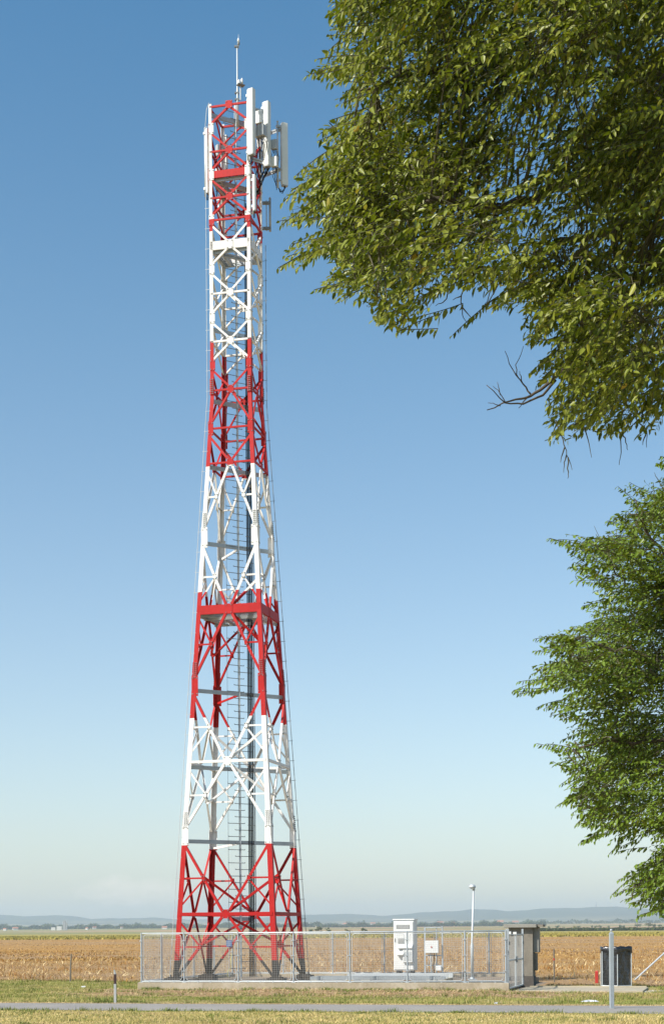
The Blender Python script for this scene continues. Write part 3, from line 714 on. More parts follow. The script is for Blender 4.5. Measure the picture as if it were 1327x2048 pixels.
# platforms
for z in (14.28, 28.36, 31.12):
    h = hw(z) - .10; g = G()
    n = int(2 * h / .075)
    for i in range(n):
        x = -h + (i + .5) * 2 * h / n
        segs = [(-h, h)] if abs(x - .15) > .5 else [(-h, -.62), (.62, h)]
        for a, b in segs: g.box((x, (a + b) / 2, z + .03), (.012 if z < 20 else .024, b - a, .035))
    for i in range(7):
        y = -h + (i + .5) * 2 * h / 7
        for a, b in ([(-h, h)] if abs(y) > .62 else [(-h, -.36), (.66, h)]): g.box(((a + b) / 2, y, z + .027), (b - a, .012, .030))
    for y in (-.66, .66): g.box((0, y, z - .06), (2 * h, .06, .12))
    for x in (-.40, .70): g.box((x, 0, z - .07), (.06, 1.25, .10))
    g.bar((-h, -h, z - .08), (-.66, .66, z - .08), .08, .06); g.bar((h, h, z - .08), (.7, -.66, z - .08), .08, .06)
    g.build('platform', 'galv', mast)
# ladder
lad = empty('ladder'); lad.parent = mast
g = G(); g.box((0, 0, 17.35), (.075, .06, 33.9)); g.build('rail', 'galv', lad)
rungs = []
z = .75; k = 0
while z < 33.9:
    rungs.append((z, k)); z += .255; k += 1
def rung(g, z, k):
    a, b = ((-.50, .22) if k % 2 == 0 else (-.20, .60))
    p0, p1 = DG * a + V((0, -.04, z)), DG * b + V((0, -.04, z)); g.tube([p0, p1], .0135, 5)
    g.tube([p1, p1 + V((0, 0, .035))], .011, 5); g.tube([p0, p0 + V((0, 0, .035))], .014, 5)
for z, k in rungs[:99]:
    g = G(); rung(g, z, k); g.build('rung', 'galv_dark', lad)
g = G()
for z, k in rungs[99:]: rung(g, z, k)
tag(g.build('small_rung', 'galv_dark', lad), kind='stuff')
g = G(); p = DG * -.5; g.tube([(p.x, p.y - .04, z) for z in np.linspace(.5, 31.6, 30)], .007, 5); g.build('safety_line', 'galv_dark', lad)
# cable bundle up the mast
for k in range(7):
    g = G(); off = DG * (.40 + .035 * k) + V((0, -.06 + .045 * (k % 2), 0)); topz = 30.9 - .4 * k
    pts = [(off.x, off.y, z) for z in np.linspace(.42, topz, 24)]
    g.tube(pts, .017, 6); g.build('feeder_cable', 'black', mast, smooth=True)
g = G(); off = DG * .66; g.box((off.x, off.y, 15.5), (.04, .02, 30.2)); g.build('cable_tray', 'galv', mast)
g = G()
for z in np.arange(1.2, 30, 1.02): g.bar(DG * .36 + V((0, -.075, z)), DG * .68 + V((0, -.075, z)), .05, .015, (0, 0, 1))
g.build('cable_clamps', 'galv_dark', mast)
# lightning down conductors on the left and right legs
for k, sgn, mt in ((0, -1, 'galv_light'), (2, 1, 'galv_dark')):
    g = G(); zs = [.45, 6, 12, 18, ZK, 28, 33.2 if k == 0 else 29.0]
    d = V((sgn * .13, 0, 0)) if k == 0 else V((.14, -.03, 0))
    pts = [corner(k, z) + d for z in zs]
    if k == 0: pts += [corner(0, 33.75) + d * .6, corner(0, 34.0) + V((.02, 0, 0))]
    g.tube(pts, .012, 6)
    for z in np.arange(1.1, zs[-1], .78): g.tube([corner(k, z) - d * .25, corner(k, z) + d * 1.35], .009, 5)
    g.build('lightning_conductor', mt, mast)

# ------------------------------------------------------------ gear on the mast head
def top_thing(name, label, cat, px, py, Y, rz=0., group=None):
    p = P(px, py, Y); return thing(name, label, cat, p, rz, group)
def mloc(px, py, Y): return P(px, py, Y)
def panel_antenna(px, y0, y1, Y, label, wd, dp, rz, pipe=None, mat='antenna', loops=4, name='panel_antenna', backplate=False):
    a, b = P(px, y0, Y), P(px, y1, Y); H = a.z - b.z
    t = thing(name, label, 'antenna', b, rz, 'sector antennas at the mast head')
    g = G(); x, y = wd / 2, dp / 2; c = min(wd, dp) * .10
    pl = [(-x + c, -y), (x - c, -y), (x, -y + c), (x, y - c * .3), (x - c * .3, y), (-x + c * .3, y), (-x, y - c * .3), (-x, -y + c)]
    g.prism((0, 0, 0), (0, 0, H), (1, 0, 0), (0, 1, 0), pl); bevel(g.build('radome', mat, t), .008)
    g = G(); g.prism((0, 0, -.035), (0, 0, -.002), (1, 0, 0), (0, 1, 0), [(p[0] * .95, p[1] * .95) for p in pl])
    g.build('end_cap', 'antenna_grey', t)
    if backplate:
        g = G()
        for s in (-.3, .3): g.box((s * wd, y + .012, H / 2), (.05, .02, H * .94))
        g.box((0, y + .006, H / 2), (wd * .3, .01, H * .9)); g.build('back_rail', 'white', t)
    g = G()
    for k in range(loops):
        x0 = -wd * .3 + wd * .6 * k / max(1, loops - 1); l = random.uniform(.18, .34)
        px_ = (pipe or (0, .2))
        g.tube([(x0, 0, -.03), (x0, 0, -.12), (x0 * .6 + px_[0] * .3, px_[1] * .3, -l), (px_[0] * .7, px_[1] * .7, -l * .9), (px_[0], px_[1], -.05), (px_[0], px_[1], .35)], .011, 5)
    g.build('jumper_cable', 'black', t, smooth=True)
    if pipe:
        g = G(); g.tube([(pipe[0], pipe[1], -.12), (pipe[0], pipe[1], H + .03)], .036, 8); g.lathe((pipe[0], pipe[1], H + .03), [(.045, 0), (.045, .03), (.01, .05)], 8)
        g.build('mounting_pipe', 'galv_light', t, smooth=True)
        for z in (.18, H - .14):
            g = G(); g.bar((0, y * .7, z), (pipe[0], pipe[1], z), .07, .06); g.box((pipe[0], pipe[1], z), (.11, .11, .09)); g.build('clamp_bracket', 'galv', t)
    return t
panel_antenna(503, 178.5, 309, 60.9, 'tall white panel antenna nearest the viewer at the mast top', .25, .20, R(-32), (-.23, .10))
panel_antenna(534, 204.5, 332, 61.9, 'tall white panel antenna second from the right at the mast top', .24, .20, R(-30), (-.22, .08))
panel_antenna(569, 247, 371, 62.4, 'grey-white panel antenna standing out furthest right on twin arms', .17, .24, R(115), (.05, .26), 'antenna', 6, backplate=True)
panel_antenna(416, 258.5, 386, 62.2, 'slim white panel antenna hung on the left side of the mast', .20, .10, R(62), (.0, .12), 'antenna', 3)
panel_antenna(509, 350, 420, 61.0, 'thin white panel antenna on the front right leg below the red beam', .09, .12, R(-30), (-.10, .06), 'antenna', 2)
panel_antenna(449, 272, 338, 63.9, 'shaded panel antenna behind the bracing at the rear left leg', .26, .14, R(150), (.0, .16), 'antenna', 4)
panel_antenna(441, 395, 455, 63.9, 'short white panel antenna low on the rear left leg', .16, .10, R(150), (.0, .12), 'antenna', 2)
# arms to outer antennas
def arms(label, pts, Y, name='antenna_arm'):
    base = P(pts[0][0][0], pts[0][0][1], Y)
    t = thing(name, label, 'bracket', base)
    for (a, b) in pts:
        g = G(); g.bar(P(a[0], a[1], a[2]) - base, P(b[0], b[1], b[2]) - base, .07, .06); g.bar(P(a[0], a[1] + 4, a[2]) - base, P(b[0], b[1] + 4, b[2]) - base, .02, .06)
        g.build('arm', 'galv', t)
    return t
arms('pair of galvanised arms carrying the rightmost antenna off the mast', [((561, 257, 62.3), (527, 269, 63.0)), ((560, 337, 62.3), (527, 350, 63.0))], 62.3)
arms('short galvanised arms carrying the second antenna from the right', [((527, 222, 61.9), (503, 216, 61.6)), ((524, 322, 61.9), (503, 316, 61.6))], 61.9)
# radio units
def radio(px, y0, y1, Y, wd, dp, rz, label, mat='antenna', fins=0, name='radio_unit'):
    a, b = P(px, y0, Y), P(px, y1, Y); H = a.z - b.z
    t = thing(name, label, 'radio unit', b, rz, 'radio units at the mast head')
    if fins:
        for k in range(fins):
            g = G(); w1 = wd / fins; g.box((-wd / 2 + (k + .5) * w1, 0, H / 2), (w1 * .86, dp, H)); bevel(g.build('housing', mat, t), .012)
    else:
        g = G(); g.box((0, 0, H / 2), (wd, dp, H)); bevel(g.build('housing', mat, t), .015)
        g = G()
        for k in range(6): g.box((-wd * .4 + k * wd * .16, dp / 2 + .012, H / 2), (.012, .03, H * .85))
        g.build('cooling_fins', 'antenna_grey', t)
    g = G()
    for k in range(5):
        x = -wd * .35 + k * wd * .17; g.tube([(x, 0, 0), (x, .02, -.08), (x + random.uniform(-.1, .1), .1, -.28), (x * .3, .16, -.5 - .08 * k)], .011, 5)
    g.build('jumper_cable', 'black', t, smooth=True)
    g = G(); g.box((0, dp / 2 + .05, H * .5), (.1, .09, H * .6)); g.build('clamp_bracket', 'galv_dark', t)
radio(518, 222, 247, 61.5, .26, .12, R(-30), 'flat white radio box between the two tallest antennas')
radio(521, 252, 274, 61.2, .42, .26, R(-32), 'cluster of three grey radio units between the tall antennas', 'antenna_grey', 3)
radio(548.5, 280, 299, 62.0, .24, .16, R(-20), 'grey radio unit left of the rightmost antenna', 'antenna_grey')
radio(548.5, 314, 334, 62.0, .24, .16, R(-20), 'white radio unit beneath the grey one near the rightmost antenna')
radio(438, 291, 313, 63.9, .24, .16, R(40), 'grey radio unit inside the mast by the left bracing', 'antenna_grey')
radio(437, 338, 352, 63.6, .22, .14, R(40), 'small white radio box above the left end of the red beam')
# whip on the lower right
wa = top_thing('dipole_antenna', 'slim grey dipole antenna on a bracket right of the lower mast head', 'antenna', 540, 463, 63.4)
H = P(540, 397, 63.4).z - P(540, 463, 63.4).z
g = G(); g.tube([(0, 0, 0), (0, 0, H)], .045, 8); g.lathe((0, 0, H), [(.045, 0), (.02, .05)], 8); g.build('mast_tube', 'antenna_grey', wa, smooth=True)
g = G(); g.tube([(-.14, .02, .03), (-.14, .02, H * .95)], .022, 6); g.build('mounting_pipe', 'galv', wa)
for zz in (.12, H - .18):
    g = G(); g.box((-.13, 0, zz), (.33, .10, .10)); g.build('clamp_bracket', 'galv_dark', wa)
# loose cable run on the right side of the head
cb = top_thing('cable_loom', 'tangle of black cables behind the right-hand antennas', 'cables', 520, 345, 62.6)
for k in range(16):
    g = G(); x = random.uniform(-.15, .75)
    g.tube([(x, .05 * k - .1, random.uniform(.5, 1.6)), (x + random.uniform(-.15, .15), 0, .3), (x * .5 + random.uniform(-.2, .1), .1, -.3), (x * .3 - .3, .2, -.9)], .014, 5)
    g.build('cable', 'black', cb, smooth=True)
# mast pole, lamp and beacons
lr = top_thing('lightning_rod', 'tall thin galvanised pole with a lamp and spike on the mast top', 'lightning rod', 475, 212, 62.4)
zz = lambda py: P(475, py, 62.4).z - P(475, 212, 62.4).z
g = G(); g.tube([(0, 0, -.8), (0, 0, zz(178)), (-.005, 0, zz(176)), (-.005, 0, zz(93))], [.048, .044, .03, .026], 8); g.build('pole', 'galv_light', lr, smooth=True)
g = G()
for py in (199, 186, 93): g.box((-.02, 0, zz(py)), (.17, .09, .06))
g.build('pole_clamp', 'galv_dark', lr)
g = G(); g.lathe((.05, 0, zz(91)), [(.03, 0), (.055, .05), (.055, .10), (.035, .12)], 10); g.build('lamp_base', 'galv_dark', lr)
g = G(); g.lathe((.05, 0, zz(91) + .12), [(.045, 0), (.05, .08), (.03, .15), (.008, .17), (.004, .32)], 10); g.build('lamp_glass', 'glass', lr, smooth=True)
g = G(); g.tube([(.05, 0, zz(97)), (.05, 0, zz(91))], .018, 6); g.build('lamp_stem', 'galv', lr)
bc = top_thing('warning_beacon', 'pair of white obstruction lamps on a plate beside the pole', 'beacon', 481, 200, 62.2)
zz2 = lambda py: P(481, py, 62.2).z - P(481, 200, 62.2).z
g = G(); g.tube([(0, 0, 0), (0, 0, zz2(173))], .025, 8); g.build('stem', 'galv', bc)
g = G(); g.bar((-.12, -.06, zz2(170)), (.13, .09, zz2(170)), .2, .03); g.build('plate', 'galv_dark', bc)
for x, zb_ in ((-.055, 171), (.055, 167)):
    g = G(); g.lathe((x, x * .5, zz2(zb_) + .02), [(.045, 0), (.05, .06), (.045, .15), (.02, .2)], 10); g.build('lamp', 'glass', bc, smooth=True)

# ------------------------------------------------------------ compound equipment
FLZ = .23
cab = thing('equipment_cabinet', 'tall white telecom cabinet standing behind the mesh fence', 'cabinet', P(807, 1941, 62.5), -TH)
H = P(807, 1841, 62.5).z - P(807, 1941, 62.5).z
g = G(); g.box((0, .35, H / 2), (.80, .70, H)); bevel(g.build('body', 'white', cab), .012)
g = G(); g.box((0, .35, H + .035), (.86, .76, .05)); bevel(g.build('roof', 'white', cab), .01)
g = G(); g.box((0, -.012, H / 2), (.74, .02, H - .08)); d_ = g.build('door', 'white', cab); bevel(d_, .006)
g = G()
for k in range(5): g.box((-.02, -.028, H - .30 + k * .028), (.50, .014, .012))
g.box((-.02, -.026, H - .245), (.52, .006, .15), mi=1); g.build('top_vent', ['white', 'dark'], d_)
for (x0, x1, zz0, zz1, dp, nm) in ((-.22, .02, 1.03, 1.25, .05, 'louvre'), (-.22, .36, .86, 1.02, .16, 'hood'), (-.25, .02, .60, .80, .17, 'hood'), (-.02, .36, .32, .82, .11, 'cooling_unit')):
    g = G()
    if nm == 'louvre':
        g.box(((x0 + x1) / 2, -.024, (zz0 + zz1) / 2), (x1 - x0, .006, zz1 - zz0), mi=1)
        for k in range(7): g.box(((x0 + x1) / 2, -.032, zz0 + .015 + k * .031), (x1 - x0, .02, .014))
        g.build(nm, ['white', 'dark'], d_)
    elif nm == 'hood':
        a1, a2 = V((0, -1, 0)), V((0, 0, 1)); hh = zz1 - zz0
        g.prism((x0, -.022, zz0), (x1, -.022, zz0), a1, a2, [(0, 0), (dp, 0), (dp, .03), (.02, hh), (0, hh)]); g.build(nm, 'white', d_)
    else:
        g.box(((x0 + x1) / 2, -.022 - dp / 2, (zz0 + zz1) / 2), (x1 - x0, dp, zz1 - zz0)); o = g.build(nm, 'white', d_); bevel(o, .01)
        g = G()
        for k in range(8): g.box(((x0 + x1) / 2, -.026 - dp, zz0 + .08 + k * .045), (x1 - x0 - .08, .012, .012))
        g.build('cooling_grille', 'antenna_grey', o)
g = G(); g.box((-.25, .35, -.06), (.12, .6, .12)); g.box((.25, .35, -.06), (.12, .6, .12)); g.build('plinth_foot', 'dark', cab)
g = G(); g.tube([(-.33, -.04, 1.1), (-.33, -.04, 1.25)], .01, 6); g.build('handle', 'dark', d_)

# steel skid and cable duct
rk = thing('cable_tray', 'long low galvanised cable tray on concrete blocks behind the fence', 'cable tray', S(6.2, 1.0, FLZ), -TH)
g = G(); g.box((2.4, 0, .20), (4.9, .34, .02)); g.box((2.4, -.17, .24), (4.9, .02, .12)); g.box((2.4, .17, .24), (4.9, .02, .12)); g.box((2.4, 0, .31), (4.5, .30, .012)); g.build('channel', 'galv', rk)
g = G()
for x in (.15, 2.0, 4.4): g.box((x, 0, .09), (.35, .4, .175)); 
bevel(g.build('support_block', 'concrete', rk), .015)
sk = thing('steel_skid', 'galvanised beam skid under the cabinet and meter frame', 'skid', S(7.4, 1.9, FLZ), -TH)
for y in (0, 1.1):
    g = G(); g.bar((-.1, y, .28), (3.6, y, .28), .16, .10, (0, 1, 0)); g.build('beam', 'galv_light', sk)
for x in (.0, 3.4):
    g = G(); g.box((x, .55, .10), (.35, 1.5, .2)); bevel(g.build('support_block', 'concrete', sk), .015)
# meter frame
Ym = 60.6; b0_ = P(866, 1953, Ym)
mf = thing('meter_board', 'open galvanised frame holding a white box with a red button', 'meter board', b0_, -TH)
def mz(py): return P(866, py, Ym).z - b0_.z
def mxx(px): return (P(px, 1900, Ym).x - b0_.x) / cos(TH)
for px in (849.5, 883.7):
    g = G(); x = mxx(px); g.box((x, 0, mz(1852 if px > 860 else 1854) / 2), (.055, .05, mz(1853))); g.build('upright', 'galv', mf)
for py_ in (1855, 1911, 1931):
    g = G(); g.box((mxx(866.6), .0, mz(py_)), (.58, .035, .04)); g.build('crossbar', 'galv', mf)
g = G(); g.box((mxx(872), .03, mz(1868)), (.03, .03, .55)); g.build('upright', 'galv', mf)
g = G(); g.box((mxx(864.5), -.11, (mz(1881) + mz(1906)) / 2), (.50, .17, mz(1881) - mz(1906))); o = g.build('meter_box', 'white', mf); bevel(o, .012)
g = G(); g.prism((mxx(864.5) - .01, -.195, mz(1894)), (mxx(864.5) - .01, -.215, mz(1894)), (1, 0, 0), (0, 0, 1), [(.028 * cos(a), .028 * sin(a)) for a in np.linspace(0, 2*pi, 9)[:-1]]); g.build('red_button', 'red', o)
g = G(); g.box((mxx(877), -.07, mz(1936.5)), (.20, .12, .17)); bevel(g.build('junction_box', 'white', mf), .01)
for px in (857, 861, 864.5, 868, 872):
    g = G(); x = mxx(px); g.tube([(x, -.08, mz(1906)), (x, -.07, mz(1920)), (x + random.uniform(-.06, .06), -.05, mz(1935)), (x, 0, mz(1948))], .013 if px != 861 else .022, 6); g.build('conduit', 'galv_light' if px != 868 else 'black', mf, smooth=True)
g = G(); g.box((mxx(862), 0, mz(1950)), (1.1, .3, .10)); g.build('base_beam', 'galv_light', mf)

# lamp post
Yl = 57.9; bl = P(943.5, 1960, Yl)
lp = thing('street_lamp', 'galvanised lamp post with small dome lantern inside the fence', 'street lamp', bl)
lz = lambda py: P(943.5, py, Yl).z - bl.z
tx = P(946.5, 1775, Yl).x - bl.x
g = G(); g.tube([(0, 0, 0), (.002, 0, lz(1890)), (.004, 0, lz(1885)), (tx * .98, 0, lz(1776))], [.062, .060, .038, .033], 12); g.build('pole', 'galv_light', lp, smooth=True)
g = G(); g.box((0, 0, .02), (.3, .3, .04)); g.lathe((0, 0, .04), [(.09, 0), (.07, .06)], 12); g.build('base_plate', 'galv', lp)
g = G(); c0 = (tx - .05, 0, lz(1776)); g.lathe(c0, [(.105, .0), (.125, .02), (.12, .06), (.09, .11), (.04, .135), (.005, .14)], 16); g.box((tx, 0, lz(1778)), (.09, .07, .10)); g.build('lamp_shade', 'galv_light', lp, smooth=True)
g = G(); g.lathe((tx - .05, 0, lz(1776) - .035), [(.01, -.01), (.06, -.005), (.09, .03)], 16); g.build('lamp_glass', 'glass', lp, smooth=True)

# blue plate hanging in the compound
bp = thing('warning_plate', 'small blue notice plate hung at the foot of the mast ladder', 'sign', P(458, 1887, 60.9), R(-8))
g = G(); g.box((0, 0, 0), (.22, .012, .24)); bevel(g.build('plate', 'blue', bp), .004)
g = G()
for k in range(4): g.box((0, -.008, .07 - k * .045), (.16 - .02 * (k % 2), .004, .012))
g.build('faded_lines', 'galv_light', bp)
g = G(); g.tube([(0, .02, -1.25), (0, .02, .35)], .012, 6); g.build('stand_rod', 'galv', bp)
hs = thing('earthing_cable', 'yellow-green looped cable coming out of the floor near the mast foot', 'cable', P(460, 1956, 60.0))
g = G(); g.tube([(0, 0, 0), (-.1, 0, .08), (-.08, 0, .25), (.02, 0, .36), (.03, .1, .6), (.05, .2, .9)], .014, 6); M['cablegreen'] = simple('earth_cable', (.42, .42, .16), .5); g.build('cable', 'cablegreen', hs, smooth=True)

# ------------------------------------------------------------ roadside things
def ground_at(px, Y):
    X = P(px, 1900, Y).x; u, v = tosite((X, Y, 0)); return V((X, Y, float(gz(u, v))))
gp = thing('gate_post', 'square galvanised post with rounded finial at the right roadside', 'post', ground_at(1221.5, 43.3), R(8))
g = G(); g.box((0, 0, 1.02), (.105, .105, 2.06)); bevel(g.build('shaft', 'galv', gp), .006)
g = G(); g.prism((0, 0, 2.05), (0, 0, 2.09), (1, 0, 0), (0, 1, 0), [(-.053, -.053), (.053, -.053), (.053, .053), (-.053, .053)], [(-.03, -.03), (.03, -.03), (.03, .03), (-.03, .03)])
g.lathe((0, 0, 2.09), [(.022, 0), (.020, .015), (.034, .035), (.038, .055), (.030, .078), (.008, .09)], 12); g.build('finial', 'galv', gp, smooth=False)

bk = thing('litter_basket', 'hexagonal wire litter basket lined with a black plastic bag', 'litter bin', ground_at(1230.5, 59.2), R(12))
hexr = .615; HB = 1.42
def hexp(r, k, z): a = R(60 * k + 15); return V((r * cos(a), r * sin(a) * .9, z))
g = G(); N = 72
for iz in range(13):
    for k in range(N):
        a = 2 * pi * k / N; seg = a % (pi / 3) - pi / 6; r = hexr * .955 * cos(pi / 6) / cos(seg)
        z = .12 + iz * (HB - .06) / 12
        cr = .022 * sin(a * 9 + iz * .5) + .014 * sin(a * 17 - iz * 1.2) + .01 * sin(a * 5 + iz * 2.1)
        g.v.append(((r + cr - .02) * cos(a + R(15)), (r + cr - .02) * sin(a + R(15)) * .9, z))
for iz in range(12):
    for k in range(N):
        k2 = (k + 1) % N; g.f.append((iz*N + k, iz*N + k2, (iz+1)*N + k2, (iz+1)*N + k)); g.m.append(0)
g.poly([(p[0], p[1], .12) for p in g.v[:N]])
# rolled rim of the bag over the basket edge
b_ = len(g.v)
for j, (dr, z) in enumerate(((.0, HB + .05), (.03, HB + .09), (.055, HB + .06), (.06, HB - .02), (.05, HB - .13))):
    for k in range(N):
        a = 2 * pi * k / N; seg = a % (pi / 3) - pi / 6; r = hexr * cos(pi / 6) / cos(seg) + dr - .02
        wv_ = .02 * sin(a * 11 + j) + .03 * sin(a * 3) * (j > 2)
        g.v.append((r * cos(a + R(15)), r * sin(a + R(15)) * .9, z + wv_ + (.05 * sin(a * 4 + 1) if j == 4 else 0)))
for j in range(4):
    for k in range(N):
        k2 = (k + 1) % N; g.f.append((b_ + j*N + k, b_ + j*N + k2, b_ + (j+1)*N + k2, b_ + (j+1)*N + k)); g.m.append(0)
g.build('bin_bag', 'bag', bk, smooth=True)
g = G()
for z in (.08, HB):
    g.tube([hexp(hexr, k, z) for k in range(6)], .018, 6, closed=True)
for k in range(6): g.tube([hexp(hexr, k, .05), hexp(hexr, k, HB)], .018, 6)
g.box((0, 0, .07), (.9, .8, .02)); g.build('frame', 'galv_light', bk)
g = G()
for k in range(6):
    a, b = hexp(hexr, k, 0), hexp(hexr, k + 1, 0)
    for j in range(1, 12):
        p = a.lerp(b, j / 12); g.bar(p + V((0, 0, .08)), p + V((0, 0, HB)), .0024, .0024)
for z in np.arange(.12, HB, .052): g.tube([hexp(hexr, k, z) for k in range(6)], .0012, 4, closed=True)
g.build('wire_mesh', 'galv_dark', bk)
g = G()
for k in (0, 2, 4): 
    p = hexp(hexr * .8, k, 0); g.tube([(p.x, p.y, -.05), (p.x, p.y, .07)], .02, 6)
g.build('foot', 'galv_dark', bk)

rm = thing('red_marker', 'short red marker block standing left of the litter basket', 'marker post', ground_at(1192, 64.5), R(-20))
g = G(); g.prism((0, 0, 0), (0, 0, .46), (1, 0, 0), (0, 1, 0), [(-.06, -.06), (.06, -.06), (.06, .06), (-.06, .06)]); g.prism((0, 0, .46), (0, 0, .50), (1, 0, 0), (0, 1, 0), [(-.06, -.06), (.06, -.06), (.06, .06), (-.06, .06)], [(-.03, -.03), (.03, -.03), (.03, .03), (-.03, .03)]); g.build('block', 'red', rm)
ms = thing('marker_stake', 'thin grey stake with a small red mark beyond the kiosk', 'stake', ground_at(1107, 66))
g = G(); g.tube([(0, 0, 0), (-.01, 0, .7), (-.005, 0, 1.40)], .03, 7); g.build('shaft', 'wood', ms)
g = G(); g.tube([(-.01, 0, .93), (-.009, 0, 1.02)], .036, 7); g.build('red_band', 'red', ms)
wsk = thing('wooden_stake', 'thin dark weathered stake at the field edge on the left', 'stake', ground_at(140.5, 70))
g = G(); g.tube([(0, 0, 0), (.02, 0, .7), (.05, 0, 1.22)], [.038, .034, .03], 7); g.build('shaft', 'wood', wsk)
dl = thing('roadside_delineator', 'short white roadside marker post with a dark band on the left', 'marker post', ground_at(230, 49.2), R(-10))
g = G(); pl = [(-.035, -.03), (.035, -.03), (.035, .03), (-.035, .03)]
M['pale_post'] = simple('grey_white_plastic', (.36, .37, .35), .6, 0, .2, 3, 30, 0); g.prism((0, 0, 0), (.0, 0, .60), (1, 0, 0), (0, 1, 0), pl); g.prism((0, 0, .90), (0, 0, 1.03), (1, 0, 0), (0, 1, 0), pl, [(-.035, -.03), (-.01, -.03), (-.01, .03), (-.035, .03)]); g.build('shaft', 'pale_post', dl)
g = G(); g.prism((0, 0, .602), (0, 0, .898), (1, 0, 0), (0, 1, 0), pl); M['band'] = simple('dark_red_band', (.035, .012, .010), .5); g.build('band', 'band', dl)
bs = thing('braced_fence_post', 'grey fence post with a slanting brace at the right edge', 'post', ground_at(1350, 68.6))
b0_ = bs.location
g = G(); g.tube([(0, 0, 0), (0, 0, 1.75)], .045, 8); g.build('shaft', 'galv', bs)
q = P(1268, 1958, 68.3); q.z = 0; g = G(); g.tube([V((0, 0, 1.55)), q - b0_], .038, 8); g.build('brace', 'galv_light', bs)
# litter on the verge
for px, py, Y, s_, lab in ((1178, 2009, 47.6, .26, 'crumpled white plastic sheet on the grass at the far roadside'), (167, 1971, 63.0, .09, 'small white scrap of paper in the grass on the left'), (990, 2012, 46.6, .04, 'tiny pale scrap on the road edge below the lamp')):
    g = G(); n = 7; gr = {}
    for i in range(n):
        for j in range(n):
            g.v.append(((i / (n-1) - .5) * 2 * s_ + random.uniform(-.03, .03), (j / (n-1) - .5) * s_ * .8, .03 + random.uniform(0, .06) * (1 if 0 < i < n-1 and 0 < j < n-1 else .2)))
    for i in range(n - 1):
        for j in range(n - 1): g.f.append((i*n + j, (i+1)*n + j, (i+1)*n + j + 1, i*n + j + 1)); g.m.append(0)
    o = g.build('plastic_litter', 'litter'); o.location = ground_at(px, Y); tag(o, lab, 'litter')

# ------------------------------------------------------------ far distance
def far_crown(name, parent, c, rx, rz, n, mat, leaf):
    k = rng.integers(5, 8); cen = rng.normal(0, .42, (k, 3)) * np.array([rx, rx, rz * .8]); rad = rng.uniform(.35, .6, k)
    w_ = rng.integers(0, k, n); d = rng.standard_normal((n, 3)); d /= np.linalg.norm(d, axis=1)[:, None]
    p = cen[w_] + d * (rad[w_] * rng.uniform(.6, 1.05, n))[:, None] * np.array([rx, rx, rz])
    p[:, 2] = np.maximum(p[:, 2], -rz * .95)
    t = rng.standard_normal((n, 3)); t /= np.linalg.norm(t, axis=1)[:, None]; s = np.cross(t, rng.standard_normal((n, 3))); s /= np.linalg.norm(s, axis=1)[:, None]
    q = np.array(c) + p
    v = np.stack([q - t * leaf, q + s * leaf * .8, q + t * leaf, q - s * leaf * .8], 1).reshape(-1, 3)
    b = np.arange(n) * 4; f = np.stack([b, b + 1, b + 2, b + 3], 1)
    return npmesh(name, v, f, mat, parent)
ORD = ['first', 'second', 'third', 'fourth', 'fifth', 'sixth', 'seventh', 'eighth', 'ninth', 'tenth', 'eleventh', 'twelfth', 'thirteenth', 'fourteenth', 'fifteenth', 'sixteenth']
def ground_far(px, Y):
    X = P(px, HY, Y).x; u, v = tosite((X, Y, 0)); return V((X, Y, float(gz(u, v))))
ft = [(1097, 1852, 6), (1113, 1850, 10), (1126, 1853, 5), (1146, 1850, 7), (1155, 1851, 8), (1182, 1850, 6), (1190, 1851, 7), (1198, 1850, 10), (1217, 1851, 6), (1238, 1849, 10), (1246, 1850, 8), (1273, 1846, 16), (1297, 1845, 14), (1308, 1847, 10), (1318, 1848, 10)]
for i, (px, py, wpx) in enumerate(ft):
    Y = 2600. + 150 * (i % 3); b0_ = ground_far(px, Y); gold = i == 3
    topz = P(px, py, Y).z; H = max(3, topz - b0_.z)
    lab = 'hazy golden rounded tree on the right horizon' if gold else 'hazy grey-green tree, %s from the left on the right horizon' % ORD[i]
    t = thing('distant_tree', lab, 'tree', b0_, 0, 'trees on the right horizon')
    far_crown('crown', t, (0, 0, H * .56), wpx / F * Y * .5, H * .46, 260, 'farleaf_gold' if gold else 'farleaf', H * .07)
    g = G(); g.tube([(0, 0, 0), (0, 0, H * .5)], [H * .04, H * .02], 5); g.build('trunk', 'bark', t)
for i, (px, py, wpx, Y, lab) in enumerate(((640, 1853, 16, 1500, 'dark bushy tree just right of the mast on the horizon'), (656, 1857, 14, 1500, 'low dark bush beside the tree right of the mast'), (697, 1858, 12, 1500, 'small dark bush between the mast and the white cabinet'), (725, 1856, 16, 1500, 'olive green bush left of the white cabinet on the horizon'), (620, 1858, 16, 1500, 'low olive bush touching the mast foot on the horizon'))):
    b0_ = ground_far(px, Y); b0_.z = 0; H = P(px, py, Y).z - b0_.z
    t = thing('distant_bush', lab, 'tree', b0_, 0, 'bushes on the horizon right of the mast')
    far_crown('crown', t, (0, 0, H * .55), wpx / F * Y * .5, H * .48, 260, 'farleaf', H * .08)
    g = G(); g.tube([(0, 0, 0), (0, 0, H * .5)], [H * .04, H * .02], 5); g.build('trunk', 'bark', t)
